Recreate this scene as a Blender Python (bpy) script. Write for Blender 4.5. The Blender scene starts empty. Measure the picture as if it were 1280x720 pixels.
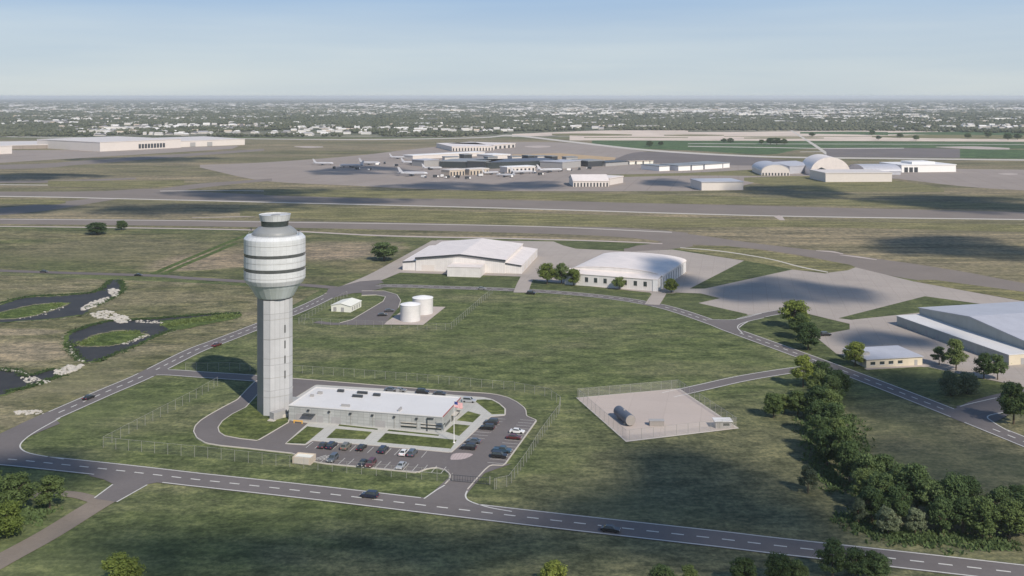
import bpy, bmesh, math, random
import numpy as np
from mathutils import Vector, Matrix
from mathutils.geometry import tessellate_polygon
R = math.radians
random.seed(7)
NP = np.random.default_rng(11)
sc = bpy.context.scene
COL = sc.collection

# ------------------------------------------------------------------ camera, sky, sun, exposure
H = 106.0                      # height of the eye above the field
F = 1244.0                     # focal length in photo pixels (1280 wide)
HZ = 120.0                     # row of the horizon
cam_d = bpy.data.cameras.new("camera"); cam = bpy.data.objects.new("camera", cam_d); COL.objects.link(cam)
cam.location = (0, 0, H); cam.rotation_euler = (R(90), 0, 0)
cam_d.sensor_width = 36; cam_d.lens = 36 * F / 1280; cam_d.shift_y = -(360 - HZ) / 1280
cam_d.clip_start = 1; cam_d.clip_end = 200000
sc.camera = cam

SUN_AZ = math.atan2(42, -68)   # clockwise from +Y
SUN_EL = R(40)
world = bpy.data.worlds.new("World"); sc.world = world; world.use_nodes = True
wn = world.node_tree; wn.nodes.clear()
sky = wn.nodes.new("ShaderNodeTexSky"); sky.sky_type = 'NISHITA'; sky.sun_disc = False
sky.sun_elevation = SUN_EL; sky.sun_rotation = SUN_AZ; sky.altitude = 200
sky.air_density = 1.0; sky.dust_density = 0.25; sky.ozone_density = 2.5
bg = wn.nodes.new("ShaderNodeBackground"); bg.inputs[1].default_value = 0.1
wo = wn.nodes.new("ShaderNodeOutputWorld")
# pale summer haze low in the sky: the Nishita sky is blended towards a clear-day gradient by elevation
tcw = wn.nodes.new("ShaderNodeTexCoord"); spw = wn.nodes.new("ShaderNodeSeparateXYZ"); wn.links.new(tcw.outputs["Generated"], spw.inputs[0])
rw = wn.nodes.new("ShaderNodeValToRGB"); ew = rw.color_ramp.elements
ew[0].position, ew[0].color = 0.0, (.79,.885,.94,1); ew[1].position, ew[1].color = 1.0, (.15,.28,.56,1)
for p_, c_ in ((.030,(.78,.89,.97)),(.065,(.70,.84,.99)),(.10,(.53,.73,1.0)),(.30,(.26,.42,.74))):
    k_ = ew.new(p_); k_.color = (*c_, 1)
wn.links.new(spw.outputs[2], rw.inputs[0])
mpw = wn.nodes.new("ShaderNodeMapping"); mpw.inputs["Scale"].default_value = (1.2, 1.2, 16); wn.links.new(tcw.outputs["Generated"], mpw.inputs[0])
nw = wn.nodes.new("ShaderNodeTexNoise"); nw.inputs["Scale"].default_value = 2.2; nw.inputs["Detail"].default_value = 5; wn.links.new(mpw.outputs[0], nw.inputs[0])
rn = wn.nodes.new("ShaderNodeValToRGB"); rn.color_ramp.elements[0].position = .35; rn.color_ramp.elements[0].color = (.90,.93,.97,1); rn.color_ramp.elements[1].position = .75; rn.color_ramp.elements[1].color = (1.08,1.05,1.01,1)
wn.links.new(nw.outputs[0], rn.inputs[0])
mw = wn.nodes.new("ShaderNodeMix"); mw.data_type = 'RGBA'; mw.blend_type = 'MULTIPLY'; mw.inputs[0].default_value = 1
wn.links.new(rw.outputs[0], mw.inputs[6]); wn.links.new(rn.outputs[0], mw.inputs[7])
sw = wn.nodes.new("ShaderNodeVectorMath"); sw.operation = 'SCALE'; sw.inputs[3].default_value = 5.8; wn.links.new(mw.outputs[2], sw.inputs[0])
m2 = wn.nodes.new("ShaderNodeMix"); m2.data_type = 'RGBA'; m2.inputs[0].default_value = 0.93
wn.links.new(sky.outputs[0], m2.inputs[6]); wn.links.new(sw.outputs[0], m2.inputs[7])
wn.links.new(m2.outputs[2], bg.inputs[0]); wn.links.new(bg.outputs[0], wo.inputs[0])

sd = bpy.data.lights.new("sun", 'SUN'); sd.energy = 3.8; sd.angle = R(0.6); sd.color = (1.0, 0.92, 0.82)
sun = bpy.data.objects.new("sun", sd); COL.objects.link(sun); sun.location = (300, -400, 600)
SDIR = Vector((math.sin(SUN_AZ) * math.cos(SUN_EL), math.cos(SUN_AZ) * math.cos(SUN_EL), math.sin(SUN_EL)))
sun.rotation_euler = (-SDIR).to_track_quat('-Z', 'Y').to_euler()

vs = sc.view_settings
vs.view_transform = 'Standard'; vs.look = 'None'; vs.exposure = 0.33; vs.gamma = 1.0; vs.use_curve_mapping = False
sc.cycles.max_bounces = 6; sc.cycles.diffuse_bounces = 2; sc.cycles.transparent_max_bounces = 64
sc.cycles.volume_bounces = 1; sc.cycles.use_denoising = True
HAZE_DENSITY = 5.5e-5

# ------------------------------------------------------------------ helpers
def g(px, py, z=0.0):
    """world point at height z that the photograph shows at (px, py)"""
    Y = F * (H - z) / (py - HZ)
    return Vector(((px - 640) / F * Y, Y, z))

def tag(o, label=None, cat=None, group=None, kind=None):
    if label: o["label"] = label
    if cat: o["category"] = cat
    if group: o["group"] = group
    if kind: o["kind"] = kind
    return o

def link(name, me, mat=None, parent=None, loc=None):
    o = bpy.data.objects.new(name, me); COL.objects.link(o)
    if mat is not None:
        for m in (mat if isinstance(mat, (list, tuple)) else [mat]): me.materials.append(m)
    if parent: o.parent = parent
    if loc is not None: o.location = loc
    return o

def empty(name, loc, rz=0):
    o = bpy.data.objects.new(name, None); COL.objects.link(o); o.location = loc; o.rotation_euler = (0, 0, rz)
    o.empty_display_size = 1
    return o

def copy_tree(o, parent=None):
    c = o.copy(); COL.objects.link(c)
    c.parent = parent
    for ch in list(o.children): copy_tree(ch, c)
    return c

class MB:
    def __init__(s): s.v = []; s.f = []; s.m = []; s.mi = 0
    def add(s, vs_, fs_):
        b = len(s.v); s.v += [tuple(p) for p in vs_]
        for f in fs_: s.f.append(tuple(b + i for i in f)); s.m.append(s.mi)
        return s
    def box(s, x0, x1, y0, y1, z0, z1):
        s.add([(x0,y0,z0),(x1,y0,z0),(x1,y1,z0),(x0,y1,z0),(x0,y0,z1),(x1,y0,z1),(x1,y1,z1),(x0,y1,z1)],
              [(0,3,2,1),(4,5,6,7),(0,1,5,4),(1,2,6,5),(2,3,7,6),(3,0,4,7)]); return s
    def quad(s, a, b, c, d): s.add([a,b,c,d], [(0,1,2,3)]); return s
    def prism(s, poly, z0, z1):
        n = len(poly)
        s.add([(p[0],p[1],z0) for p in poly] + [(p[0],p[1],z1) for p in poly],
              [tuple(range(n-1,-1,-1)), tuple(range(n,2*n))] + [(i,(i+1)%n,(i+1)%n+n,i+n) for i in range(n)]); return s
    def extrude_y(s, prof, y0, y1):       # profile (x,z) counter-clockwise seen from -Y
        n = len(prof)
        s.add([(p[0],y0,p[1]) for p in prof] + [(p[0],y1,p[1]) for p in prof],
              [tuple(range(n)), tuple(range(2*n-1,n-1,-1))] + [((i+1)%n,i,i+n,(i+1)%n+n) for i in range(n)]); return s
    def extrude_x(s, prof, x0, x1):       # profile (y,z)
        n = len(prof)
        s.add([(x0,p[0],p[1]) for p in prof] + [(x1,p[0],p[1]) for p in prof],
              [tuple(range(n-1,-1,-1)), tuple(range(n,2*n))] + [(i,(i+1)%n,(i+1)%n+n,i+n) for i in range(n)]); return s
    def lathe(s, prof, n=48, c=(0,0,0), cap0=True, cap1=True, axis='z'):
        b = []
        for r, z in prof:
            for k in range(n):
                a = 2*math.pi*k/n
                x, y = r*math.cos(a), r*math.sin(a)
                if axis == 'z': b.append((c[0]+x, c[1]+y, c[2]+z))
                elif axis == 'x': b.append((c[0]+z, c[1]+x, c[2]+y))
                else: b.append((c[0]+y, c[1]+z, c[2]+x))
        fs = []
        for i in range(len(prof)-1):
            for k in range(n):
                k2 = (k+1)%n
                fs.append((i*n+k, i*n+k2, (i+1)*n+k2, (i+1)*n+k))
        if cap0: fs.append(tuple(range(n-1,-1,-1)))
        if cap1: fs.append(tuple((len(prof)-1)*n+k for k in range(n)))
        s.add(b, fs); return s
    def tube(s, a, b, r0, r1, n=6):
        a = Vector(a); b = Vector(b); d = (b-a).normalized()
        p = d.orthogonal().normalized(); q = d.cross(p)
        vv = []
        for c, r in ((a,r0),(b,r1)):
            for k in range(n):
                t = 2*math.pi*k/n; vv.append(c + (p*math.cos(t)+q*math.sin(t))*r)
        s.add(vv, [(k,(k+1)%n,(k+1)%n+n,k+n) for k in range(n)] + [tuple(range(n-1,-1,-1)), tuple(range(n,2*n))]); return s
    def flat(s, poly, z):
        t = tessellate_polygon([[Vector((p[0],p[1],0)) for p in poly]])
        s.add([(p[0],p[1],z) for p in poly], t); return s
    def build(s, name, mat=None, parent=None, loc=None, smooth=False, bevel=0):
        me = bpy.data.meshes.new(name); me.from_pydata(s.v, [], s.f)
        bm = bmesh.new(); bm.from_mesh(me); bmesh.ops.recalc_face_normals(bm, faces=bm.faces) if s.f else None
        bm.to_mesh(me); bm.free()
        o = link(name, me, mat, parent, loc)
        if any(s.m):
            me.polygons.foreach_set("material_index", s.m)
        if smooth:
            me.polygons.foreach_set("use_smooth", [True]*len(me.polygons))
            try: me.set_sharp_from_angle(angle=R(35))
            except Exception: pass
        if bevel:
            b = o.modifiers.new("bevel", 'BEVEL'); b.width = bevel; b.segments = 2; b.limit_method = 'ANGLE'
        return o

# ------------------------------------------------------------------ materials
def nodes(name):
    m = bpy.data.materials.new(name); m.use_nodes = True
    nt = m.node_tree; b = nt.nodes["Principled BSDF"]
    return m, nt, b
def noise(nt, vec, scale, detail=6, rough=0.6):
    n = nt.nodes.new("ShaderNodeTexNoise"); n.inputs["Scale"].default_value = scale
    n.inputs["Detail"].default_value = detail; n.inputs["Roughness"].default_value = rough
    nt.links.new(vec, n.inputs["Vector"]); return n.outputs[0]
def ramp(nt, fac, stops):
    r = nt.nodes.new("ShaderNodeValToRGB"); e = r.color_ramp.elements
    e[0].position, e[0].color = stops[0][0], (*stops[0][1], 1)
    e[1].position, e[1].color = stops[-1][0], (*stops[-1][1], 1)
    for p, c in stops[1:-1]:
        k = e.new(p); k.color = (*c, 1)
    nt.links.new(fac, r.inputs[0]); return r.outputs[0]
def mix(nt, a, b, fac, mode='MIX'):
    x = nt.nodes.new("ShaderNodeMix"); x.data_type = 'RGBA'; x.blend_type = mode
    for s, v in ((0, fac), (6, a), (7, b)):
        if isinstance(v, bpy.types.NodeSocket): nt.links.new(v, x.inputs[s])
        elif s == 0: x.inputs[0].default_value = v
        else: x.inputs[s].default_value = (*v, 1)
    return x.outputs[2]
def mapr(nt, v, a, b, c=0.0, d=1.0):
    x = nt.nodes.new("ShaderNodeMapRange"); x.inputs[1].default_value = a; x.inputs[2].default_value = b
    x.inputs[3].default_value = c; x.inputs[4].default_value = d
    x.interpolation_type = 'SMOOTHSTEP'
    nt.links.new(v, x.inputs[0]); return x.outputs[0]
def coord(nt, which="Object"):
    return nt.nodes.new("ShaderNodeTexCoord").outputs[which]
def worldpos(nt):
    return nt.nodes.new("ShaderNodeNewGeometry").outputs["Position"]

def plain(name, c, rough=0.6, metal=0.0, var=0.12, scale=0.5, spec=0.4):
    """paint / concrete / metal with patchy wear"""
    m, nt, b = nodes(name)
    n1 = noise(nt, worldpos(nt), scale); n2 = noise(nt, worldpos(nt), scale*7)
    lo = tuple(x*(1-var) for x in c); hi = tuple(min(1, x*(1+var)) for x in c)
    col = ramp(nt, n1, [(0.3, lo), (0.7, hi)])
    col = mix(nt, col, ramp(nt, n2, [(0.3, lo), (0.7, hi)]), 0.4)
    nt.links.new(col, b.inputs["Base Color"])
    b.inputs["Roughness"].default_value = rough; b.inputs["Metallic"].default_value = metal
    b.inputs["Specular IOR Level"].default_value = spec
    return m

def grassy(name, dark, mid, light, tan=None, tan_amt=0.0, s=1.0, patches=(), xs=0.5):
    m, nt, b = nodes(name); P = worldpos(nt)
    mp = nt.nodes.new("ShaderNodeMapping"); mp.inputs["Scale"].default_value = (xs, 1.0, 1.0)
    nt.links.new(P, mp.inputs["Vector"]); Q = mp.outputs[0]
    a = noise(nt, Q, 0.10*s, 10, 0.70); c = noise(nt, Q, 0.36*s, 6, 0.72); d = noise(nt, P, 0.011*s, 4, 0.5)
    col = ramp(nt, a, [(0.36, dark), (0.5, mid), (0.66, light)])
    col2 = ramp(nt, c, [(0.36, dark), (0.5, mid), (0.64, light)])
    col = mix(nt, col, col2, 0.35)
    fl_ = noise(nt, Q, 0.21*s, 9, 0.75)
    col = mix(nt, col, tuple(x*1.5 for x in light), mapr(nt, fl_, 0.60, 0.72, 0, 0.6))
    col = mix(nt, col, tuple(x*.75 for x in dark), mapr(nt, fl_, 0.42, 0.30, 0, 0.6))
    if tan:
        e = noise(nt, Q, 0.03*s, 7, 0.6)
        col = mix(nt, col, tan, mapr(nt, e, 0.5-0.25*tan_amt, 0.78-0.25*tan_amt, 0, 0.75))
    for (cx, cy, rx, ry, rot, pc, amt) in patches:
        mm = nt.nodes.new("ShaderNodeMapping"); mm.vector_type = 'TEXTURE'
        mm.inputs["Location"].default_value = (cx, cy, 0); mm.inputs["Rotation"].default_value = (0, 0, rot)
        mm.inputs["Scale"].default_value = (rx, ry, 1)
        nt.links.new(P, mm.inputs["Vector"])
        ln = nt.nodes.new("ShaderNodeVectorMath"); ln.operation = 'LENGTH'
        nt.links.new(mm.outputs[0], ln.inputs[0])
        nn = noise(nt, Q, 0.06*s, 6, 0.6)
        ad = nt.nodes.new("ShaderNodeMath"); ad.operation = 'ADD'
        nt.links.new(ln.outputs["Value"], ad.inputs[0]); nt.links.new(nn, ad.inputs[1])
        col = mix(nt, col, pc, mapr(nt, ad.outputs[0], 1.55, 1.05, 0, amt))
    mul = ramp(nt, noise(nt, Q, 0.19*s, 8, 0.8), [(0.40,(.58,.61,.61)),(0.5,(1,1,1)),(0.60,(1.55,1.47,1.38))]); col = mix(nt, col, mul, 1.0, 'MULTIPLY')
    col = mix(nt, col, ramp(nt, noise(nt, P, 0.7*s, 4, 0.7), [(0.40,(.70,.73,.73)),(0.60,(1.32,1.28,1.24))]), 1.0, 'MULTIPLY')
    col = mix(nt, col, light, mapr(nt, d, 0.48, 0.72, 0, 0.40))
    nt.links.new(col, b.inputs["Base Color"]); b.inputs["Roughness"].default_value = 0.95
    b.inputs["Specular IOR Level"].default_value = 0.1
    return m

def pave(name, c, joint=0, jw=0.03, var=0.12, rough=0.85, s=1.0, stain=0.25):
    m, nt, b = nodes(name); P = worldpos(nt)
    a = noise(nt, P, 0.05*s, 6); d = noise(nt, P, 0.9*s, 5)
    lo = tuple(x*(1-var) for x in c); hi = tuple(x*(1+var) for x in c)
    col = mix(nt, ramp(nt, a, [(0.3, lo), (0.7, hi)]), ramp(nt, d, [(0.3, lo), (0.7, hi)]), 0.35)
    st = noise(nt, P, 0.02*s, 7, 0.65)
    col = mix(nt, col, tuple(x*0.72 for x in c), mapr(nt, st, 0.52, 0.75, 0, stain*2))
    if joint:
        br = nt.nodes.new("ShaderNodeTexBrick"); br.offset = 0; br.inputs["Scale"].default_value = 1
        br.inputs["Brick Width"].default_value = joint; br.inputs["Row Height"].default_value = joint
        br.inputs["Mortar Size"].default_value = jw; br.inputs["Bias"].default_value = 0
        br.inputs["Color1"].default_value = (1,1,1,1); br.inputs["Color2"].default_value = (0.95,0.95,0.955,1); br.inputs["Mortar"].default_value = (0.80,0.79,0.78,1)
        mp = nt.nodes.new("ShaderNodeMapping"); mp.inputs["Rotation"].default_value = (0,0,R(12.8))
        nt.links.new(P, mp.inputs["Vector"]); nt.links.new(mp.outputs[0], br.inputs["Vector"])
        col = mix(nt, col, br.outputs[0], 1.0, 'MULTIPLY')
    nt.links.new(col, b.inputs["Base Color"]); b.inputs["Roughness"].default_value = rough
    b.inputs["Specular IOR Level"].default_value = 0.2
    return m

def panels(name, c, pw, ph, seam=0.06, dark=0.6, rough=0.45, metal=0.0, var=0.06, coords="Object", spec=0.4, cyl=None):
    """cladding panels with joints; coordinates: (along, height). cyl=radius wraps round an axis"""
    m, nt, b = nodes(name); P = coord(nt, "Object")
    sp = nt.nodes.new("ShaderNodeSeparateXYZ"); nt.links.new(P, sp.inputs[0])
    cb = nt.nodes.new("ShaderNodeCombineXYZ")
    if cyl:
        at = nt.nodes.new("ShaderNodeMath"); at.operation = 'ARCTAN2'
        nt.links.new(sp.outputs[0], at.inputs[0]); nt.links.new(sp.outputs[1], at.inputs[1])
        ml = nt.nodes.new("ShaderNodeMath"); ml.operation = 'MULTIPLY'; ml.inputs[1].default_value = cyl
        nt.links.new(at.outputs[0], ml.inputs[0]); nt.links.new(ml.outputs[0], cb.inputs[0])
    else:
        ad = nt.nodes.new("ShaderNodeMath"); ad.operation = 'ADD'
        nt.links.new(sp.outputs[0], ad.inputs[0]); nt.links.new(sp.outputs[1], ad.inputs[1]); nt.links.new(ad.outputs[0], cb.inputs[0])
    nt.links.new(sp.outputs[2], cb.inputs[1])
    br = nt.nodes.new("ShaderNodeTexBrick"); br.offset = 0; br.inputs["Scale"].default_value = 1
    br.inputs["Brick Width"].default_value = pw; br.inputs["Row Height"].default_value = ph
    br.inputs["Mortar Size"].default_value = seam; br.inputs["Bias"].default_value = 0; br.inputs["Mortar Smooth"].default_value = 0.3
    br.inputs["Color1"].default_value = (*[x*(1-var) for x in c],1); br.inputs["Color2"].default_value = (*[min(1,x*(1+var)) for x in c],1)
    br.inputs["Mortar"].default_value = (*[x*dark for x in c],1)
    nt.links.new(cb.outputs[0], br.inputs["Vector"])
    n = noise(nt, P, 0.25, 5)
    col = mix(nt, br.outputs[0], ramp(nt, n, [(0.3,(0.88,0.88,0.88)),(0.7,(1,1,1))]), 1.0, 'MULTIPLY')
    nt.links.new(col, b.inputs["Base Color"]); b.inputs["Roughness"].default_value = rough; b.inputs["Metallic"].default_value = metal
    b.inputs["Specular IOR Level"].default_value = spec
    return m

def leafy(name, dark, light, trans=0.35):
    m, nt, b = nodes(name)
    oi = nt.nodes.new("ShaderNodeObjectInfo")
    n = noise(nt, coord(nt, "Object"), 5.0, 4)
    n2 = noise(nt, worldpos(nt), 1.1, 3)
    col = ramp(nt, n, [(0.3, dark), (0.7, light)])
    col = mix(nt, col, ramp(nt, n2, [(0.3, dark), (0.75, light)]), 0.5)
    hs = nt.nodes.new("ShaderNodeHueSaturation")
    nt.links.new(col, hs.inputs["Color"]); nt.links.new(mapr(nt, oi.outputs["Random"], 0, 1, 0.72, 1.25), hs.inputs["Value"])
    nt.links.new(mapr(nt, oi.outputs["Random"], 0, 1, 0.515, 0.488), hs.inputs["Hue"])
    nt.links.new(hs.outputs[0], b.inputs["Base Color"]); b.inputs["Roughness"].default_value = 0.7
    b.inputs["Specular IOR Level"].default_value = 0.2
    tr = nt.nodes.new("ShaderNodeBsdfTranslucent"); nt.links.new(hs.outputs[0], tr.inputs[0])
    ms = nt.nodes.new("ShaderNodeMixShader"); ms.inputs[0].default_value = trans
    nt.links.new(b.outputs[0], ms.inputs[1]); nt.links.new(tr.outputs[0], ms.inputs[2])
    nt.links.new(ms.outputs[0], nt.nodes["Material Output"].inputs[0])
    return m

def glassy(name, c, rough=0.12):
    m, nt, b = nodes(name); b.inputs["Base Color"].default_value = (*c,1); b.inputs["Roughness"].default_value = rough
    b.inputs["Specular IOR Level"].default_value = 0.6
    n = noise(nt, coord(nt), 0.8, 3); nt.links.new(ramp(nt, n, [(0.3, tuple(x*0.8 for x in c)), (0.7, tuple(x*1.2 for x in c))]), b.inputs["Base Color"])
    return m

def veil(name, c, cover):
    m, nt, b = nodes(name); b.inputs["Base Color"].default_value = (*c,1); b.inputs["Roughness"].default_value = 0.6
    t = nt.nodes.new("ShaderNodeBsdfTransparent"); ms = nt.nodes.new("ShaderNodeMixShader"); ms.inputs[0].default_value = cover
    nt.links.new(t.outputs[0], ms.inputs[1]); nt.links.new(b.outputs[0], ms.inputs[2])
    nt.links.new(ms.outputs[0], nt.nodes["Material Output"].inputs[0]); return m

TAN = (0.30, 0.235, 0.155)
def patch_px(px, py, rxm, rym, rot, c, a):
    p = g(px, py); return (p.x, p.y, rxm, rym, rot, c, a)
M = {}
M['grass'] = grassy("grass", (0.054,0.073,0.030), (0.093,0.115,0.047), (0.138,0.158,0.072), tan=(0.160,0.158,0.090), tan_amt=0.25, patches=[patch_px(1090,600,150,75,0.5,(0.135,0.130,0.080),0.7), patch_px(960,545,60,45,0.3,(0.115,0.118,0.066),0.5), patch_px(1290,600,60,60,0,(0.15,0.138,0.085),0.7)])
M['lawn'] = grassy("lawn", (0.062,0.082,0.028), (0.092,0.112,0.040), (0.125,0.140,0.058))
M['mown'] = grassy("mown_grass", (0.055,0.070,0.030), (0.080,0.098,0.042), (0.110,0.125,0.060))
M['turf'] = grassy("airfield_turf", (0.095,0.098,0.050), (0.135,0.130,0.072), (0.185,0.168,0.102), tan=(0.24,0.20,0.135), tan_amt=0.6, s=0.35, xs=0.16)
M['strip'] = grassy("strip_turf", (0.125,0.125,0.055), (0.165,0.158,0.078), (0.215,0.192,0.105), s=0.6, xs=0.2)
M['field'] = grassy("old_field", (0.060,0.075,0.032), (0.095,0.108,0.048), (0.145,0.145,0.075), tan=(0.19,0.165,0.10), tan_amt=0.35, s=0.5, patches=[
    patch_px(140, 310, 85, 55, 0.1, (0.17,0.148,0.098), 0.6), patch_px(262, 327, 48, 38, 0.4, (0.27,0.215,0.155), 0.8),
    patch_px(420, 313, 55, 52, 0.2, (0.27,0.215,0.16), 0.85), patch_px(330, 318, 70, 45, 0.2, (0.22,0.18,0.125), 0.7)])
M['meadow'] = grassy("dry_meadow", (0.050,0.058,0.028), (0.120,0.120,0.060), (0.215,0.205,0.120), tan=(0.25,0.215,0.145), tan_amt=0.4, s=0.9, patches=[
    patch_px(25, 440, 34, 20, 0, (0.27,0.225,0.16), 0.75), patch_px(190, 372, 45, 22, 0, (0.21,0.185,0.12), 0.5), patch_px(10, 415, 30, 8, 0, (0.30,0.25,0.18), 0.6)])
M['marsh'] = grassy("marsh", (0.030,0.050,0.012), (0.070,0.100,0.030), (0.120,0.150,0.055), s=2.2)
M['crop'] = grassy("green_strip", (0.045,0.085,0.035), (0.065,0.110,0.045), (0.09,0.14,0.06), s=0.3)
M['sand'] = pave("pale_sand", (0.60,0.50,0.41), var=0.22, s=0.25, stain=0.5)
M['asphalt'] = pave("asphalt", (0.152,0.136,0.130), var=0.17, stain=0.4)
M['runway'] = pave("runway_asphalt", (0.205,0.175,0.150), var=0.12, s=0.5)
M['oldtar'] = pave("old_tarmac", (0.155,0.135,0.125), var=0.15, s=0.3)
M['concrete'] = pave("apron_concrete", (0.37,0.325,0.285), joint=7.5, jw=0.10, var=0.10, s=0.8)
M['apronfar'] = pave("terminal_apron", (0.30,0.255,0.22), joint=25, jw=0.5, var=0.10, s=0.3)
M['pad'] = pave("pad_concrete", (0.45,0.385,0.34), joint=12, jw=0.06, var=0.05)
M['walk'] = pave("walk_concrete", (0.47,0.46,0.42), joint=2.0, jw=0.05, var=0.06)
M['kerb'] = plain("kerb_concrete", (0.50,0.46,0.40), 0.8, var=0.08)
M['dirt'] = pave("gravel_track", (0.215,0.18,0.145), var=0.2, s=2)
M['paint'] = plain("road_paint", (0.56,0.545,0.50), 0.7, var=0.18, scale=1.2)
M['rock'] = plain("pale_rock", (0.43,0.40,0.35), 0.9, var=0.25, scale=0.6)
M['shaft'] = panels("tower_panels", (0.50,0.50,0.50), 2.36, 8.45, 0.07, 0.55, 0.35, var=0.05)
M['drum'] = panels("tower_white_panels", (0.64,0.65,0.645), 2.13, 2.05, 0.045, 0.80, 0.22, var=0.03, cyl=10.15, spec=0.7)
M['flare'] = panels("tower_flare_panels", (0.54,0.585,0.555), 2.6, 6, 0.05, 0.8, 0.2, metal=0.1, var=0.03, cyl=8.3)
M['coneroof'] = plain("grey_membrane", (0.24,0.25,0.25), 0.45, var=0.08)
M['dark'] = plain("dark_metal", (0.045,0.05,0.055), 0.4, var=0.1)
M['glass'] = glassy("dark_glass", (0.045,0.055,0.055), 0.10)
M['band'] = glassy("band_glass", (0.085,0.09,0.088), 0.2)
M['whitepaint'] = plain("white_paint", (0.80,0.78,0.75), 0.45, var=0.05)
M['tankwhite'] = panels("tank_steel", (0.68,0.66,0.64), 3.0, 2.4, 0.03, 0.85, 0.4, var=0.03, cyl=5)
M['whitewall'] = panels("white_sheet_wall", (0.72,0.685,0.65), 1.2, 60, 0.06, 0.86, 0.5, var=0.03)
M['farwhite'] = plain("white_cladding", (0.64,0.585,0.535), 0.5, var=0.05, scale=0.05)
M['roof'] = panels("white_sheet_roof", (0.80,0.72,0.66), 4.0, 60, 0.05, 0.92, 0.45, var=0.03)
M['roofwhite'] = plain("white_roof_membrane", (0.64,0.625,0.605), 0.5, var=0.05, scale=0.15)
M['greyroof'] = panels("grey_sheet_roof", (0.46,0.46,0.49), 6.0, 60, 0.05, 0.93, 0.4, var=0.03)
M['admin'] = panels("admin_panels", (0.42,0.425,0.405), 2.0, 1.0, 0.04, 0.55, 0.5, var=0.10)
M['grey'] = plain("grey_wall", (0.34,0.33,0.32), 0.7, var=0.12)
M['greendark'] = panels("grey_green_wall", (0.36,0.37,0.34), 3.0, 60, 0.06, 0.85, 0.6)
M['cream'] = panels("cream_wall", (0.66,0.58,0.44), 3.0, 60, 0.06, 0.9, 0.6)
M['tan'] = plain("tan_block", (0.52,0.44,0.35), 0.8, var=0.1)
M['steeltank'] = plain("blue_grey_steel", (0.10,0.115,0.145), 0.5, metal=0.1, var=0.12)
M['tyre'] = plain("tyre", (0.02,0.02,0.02), 0.8)
M['galv'] = plain("galvanised", (0.36,0.35,0.32), 0.5, metal=0.3)
M['mesh'] = veil("chain_link", (0.34,0.33,0.30), 0.06)
M['padmesh'] = veil("pad_chain_link", (0.50,0.47,0.43), 0.17)
M['red'] = plain("red_trim", (0.35,0.06,0.06), 0.5)
M['flagred'] = plain("flag_red", (0.60,0.05,0.07), 0.8, var=0.05)
M['flagblue'] = plain("flag_blue", (0.03,0.05,0.20), 0.8, var=0.05)
M['yellow'] = plain("yellow_paint", (0.75,0.42,0.08), 0.5, var=0.05)
M['wood'] = plain("bark", (0.10,0.075,0.05), 0.9, var=0.3, scale=2)
M['leaf_mid'] = leafy("leaves_mid", (0.070,0.105,0.030), (0.21,0.27,0.095))
M['leaf_bright'] = leafy("leaves_bright", (0.11,0.15,0.026), (0.32,0.37,0.09))
M['leaf_dark'] = leafy("leaves_dark", (0.052,0.088,0.032), (0.155,0.215,0.080))
M['leaf_grey'] = leafy("leaves_grey_green", (0.10,0.13,0.07), (0.25,0.29,0.17))
M['tent'] = plain("white_fabric", (0.72,0.71,0.63), 0.7, var=0.04)
M['jet'] = plain("jet_white", (0.50,0.50,0.52), 0.35, var=0.05)

def water_mat():
    m, nt, b = nodes("pond_water")
    n = noise(nt, worldpos(nt), 0.12, 5)
    nt.links.new(ramp(nt, n, [(0.35,(0.034,0.034,0.035)),(0.7,(0.052,0.050,0.048))]), b.inputs["Base Color"])
    b.inputs["Roughness"].default_value = 0.4; b.inputs["IOR"].default_value = 1.33; b.inputs["Specular IOR Level"].default_value = 0.04
    bp = nt.nodes.new("ShaderNodeBump"); bp.inputs["Strength"].default_value = 0.15
    nt.links.new(noise(nt, worldpos(nt), 2.0, 3), bp.inputs["Height"]); nt.links.new(bp.outputs[0], b.inputs["Normal"])
    return m
M['water'] = water_mat()

# ------------------------------------------------------------------ the ground and what lies flat on it
ZC = [0.010]
def nz(step=0):
    ZC[0] += 0.0016; return ZC[0]

def cat(pts, n=8, closed=False):
    """Catmull-Rom through 2-D points"""
    P = [Vector((p[0], p[1])) for p in pts]; out = []
    m = len(P)
    for i in range(m if closed else m-1):
        p0 = P[(i-1)%m] if (closed or i > 0) else P[0]*2-P[1]
        p1 = P[i]; p2 = P[(i+1)%m]
        p3 = P[(i+2)%m] if (closed or i+2 < m) else P[-1]*2-P[-2]
        for k in range(n):
            t = k/n
            out.append(0.5*((2*p1)+(p2-p0)*t+(2*p0-5*p1+4*p2-p3)*t*t+(3*p1-p0-3*p2+p3)*t**3))
    if not closed: out.append(P[-1])
    return out
def gp(pts): return [g(x, y).to_2d() for x, y in pts]

ground = MB()
gs = [-1500, 0, 300, 600, 1200, 2500, 5000, 12000, 45000]
gx = [-26000, -6000, -2000, -600, 0, 600, 2000, 6000, 26000]
for j in range(len(gs)-1):
    for i in range(len(gx)-1):
        ground.quad((gx[i],gs[j],0),(gx[i+1],gs[j],0),(gx[i+1],gs[j+1],0),(gx[i],gs[j+1],0))
tag(ground.build("ground", M['grass']), kind="structure")

def flat(name, pts, mat, z=None, smooth=0, world=False, step=0.006):
    P = pts if world else gp(pts)
    if smooth: P = cat(P, smooth, True)
    o = MB().flat(P, z if z is not None else nz(step)).build(name, mat)
    tag(o, kind="structure"); return o
def band(name, rows, mat, step=0.006):
    """rows of (x, upper y, lower y) in the photograph -> a polygon on the ground"""
    up = cat([(x, a) for x, a, b in rows], 6); lo = cat([(x, b) for x, a, b in rows], 6)
    return flat(name, [(p.x, p.y) for p in up] + [(p.x, p.y) for p in reversed(lo)], mat, step=step)

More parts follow.
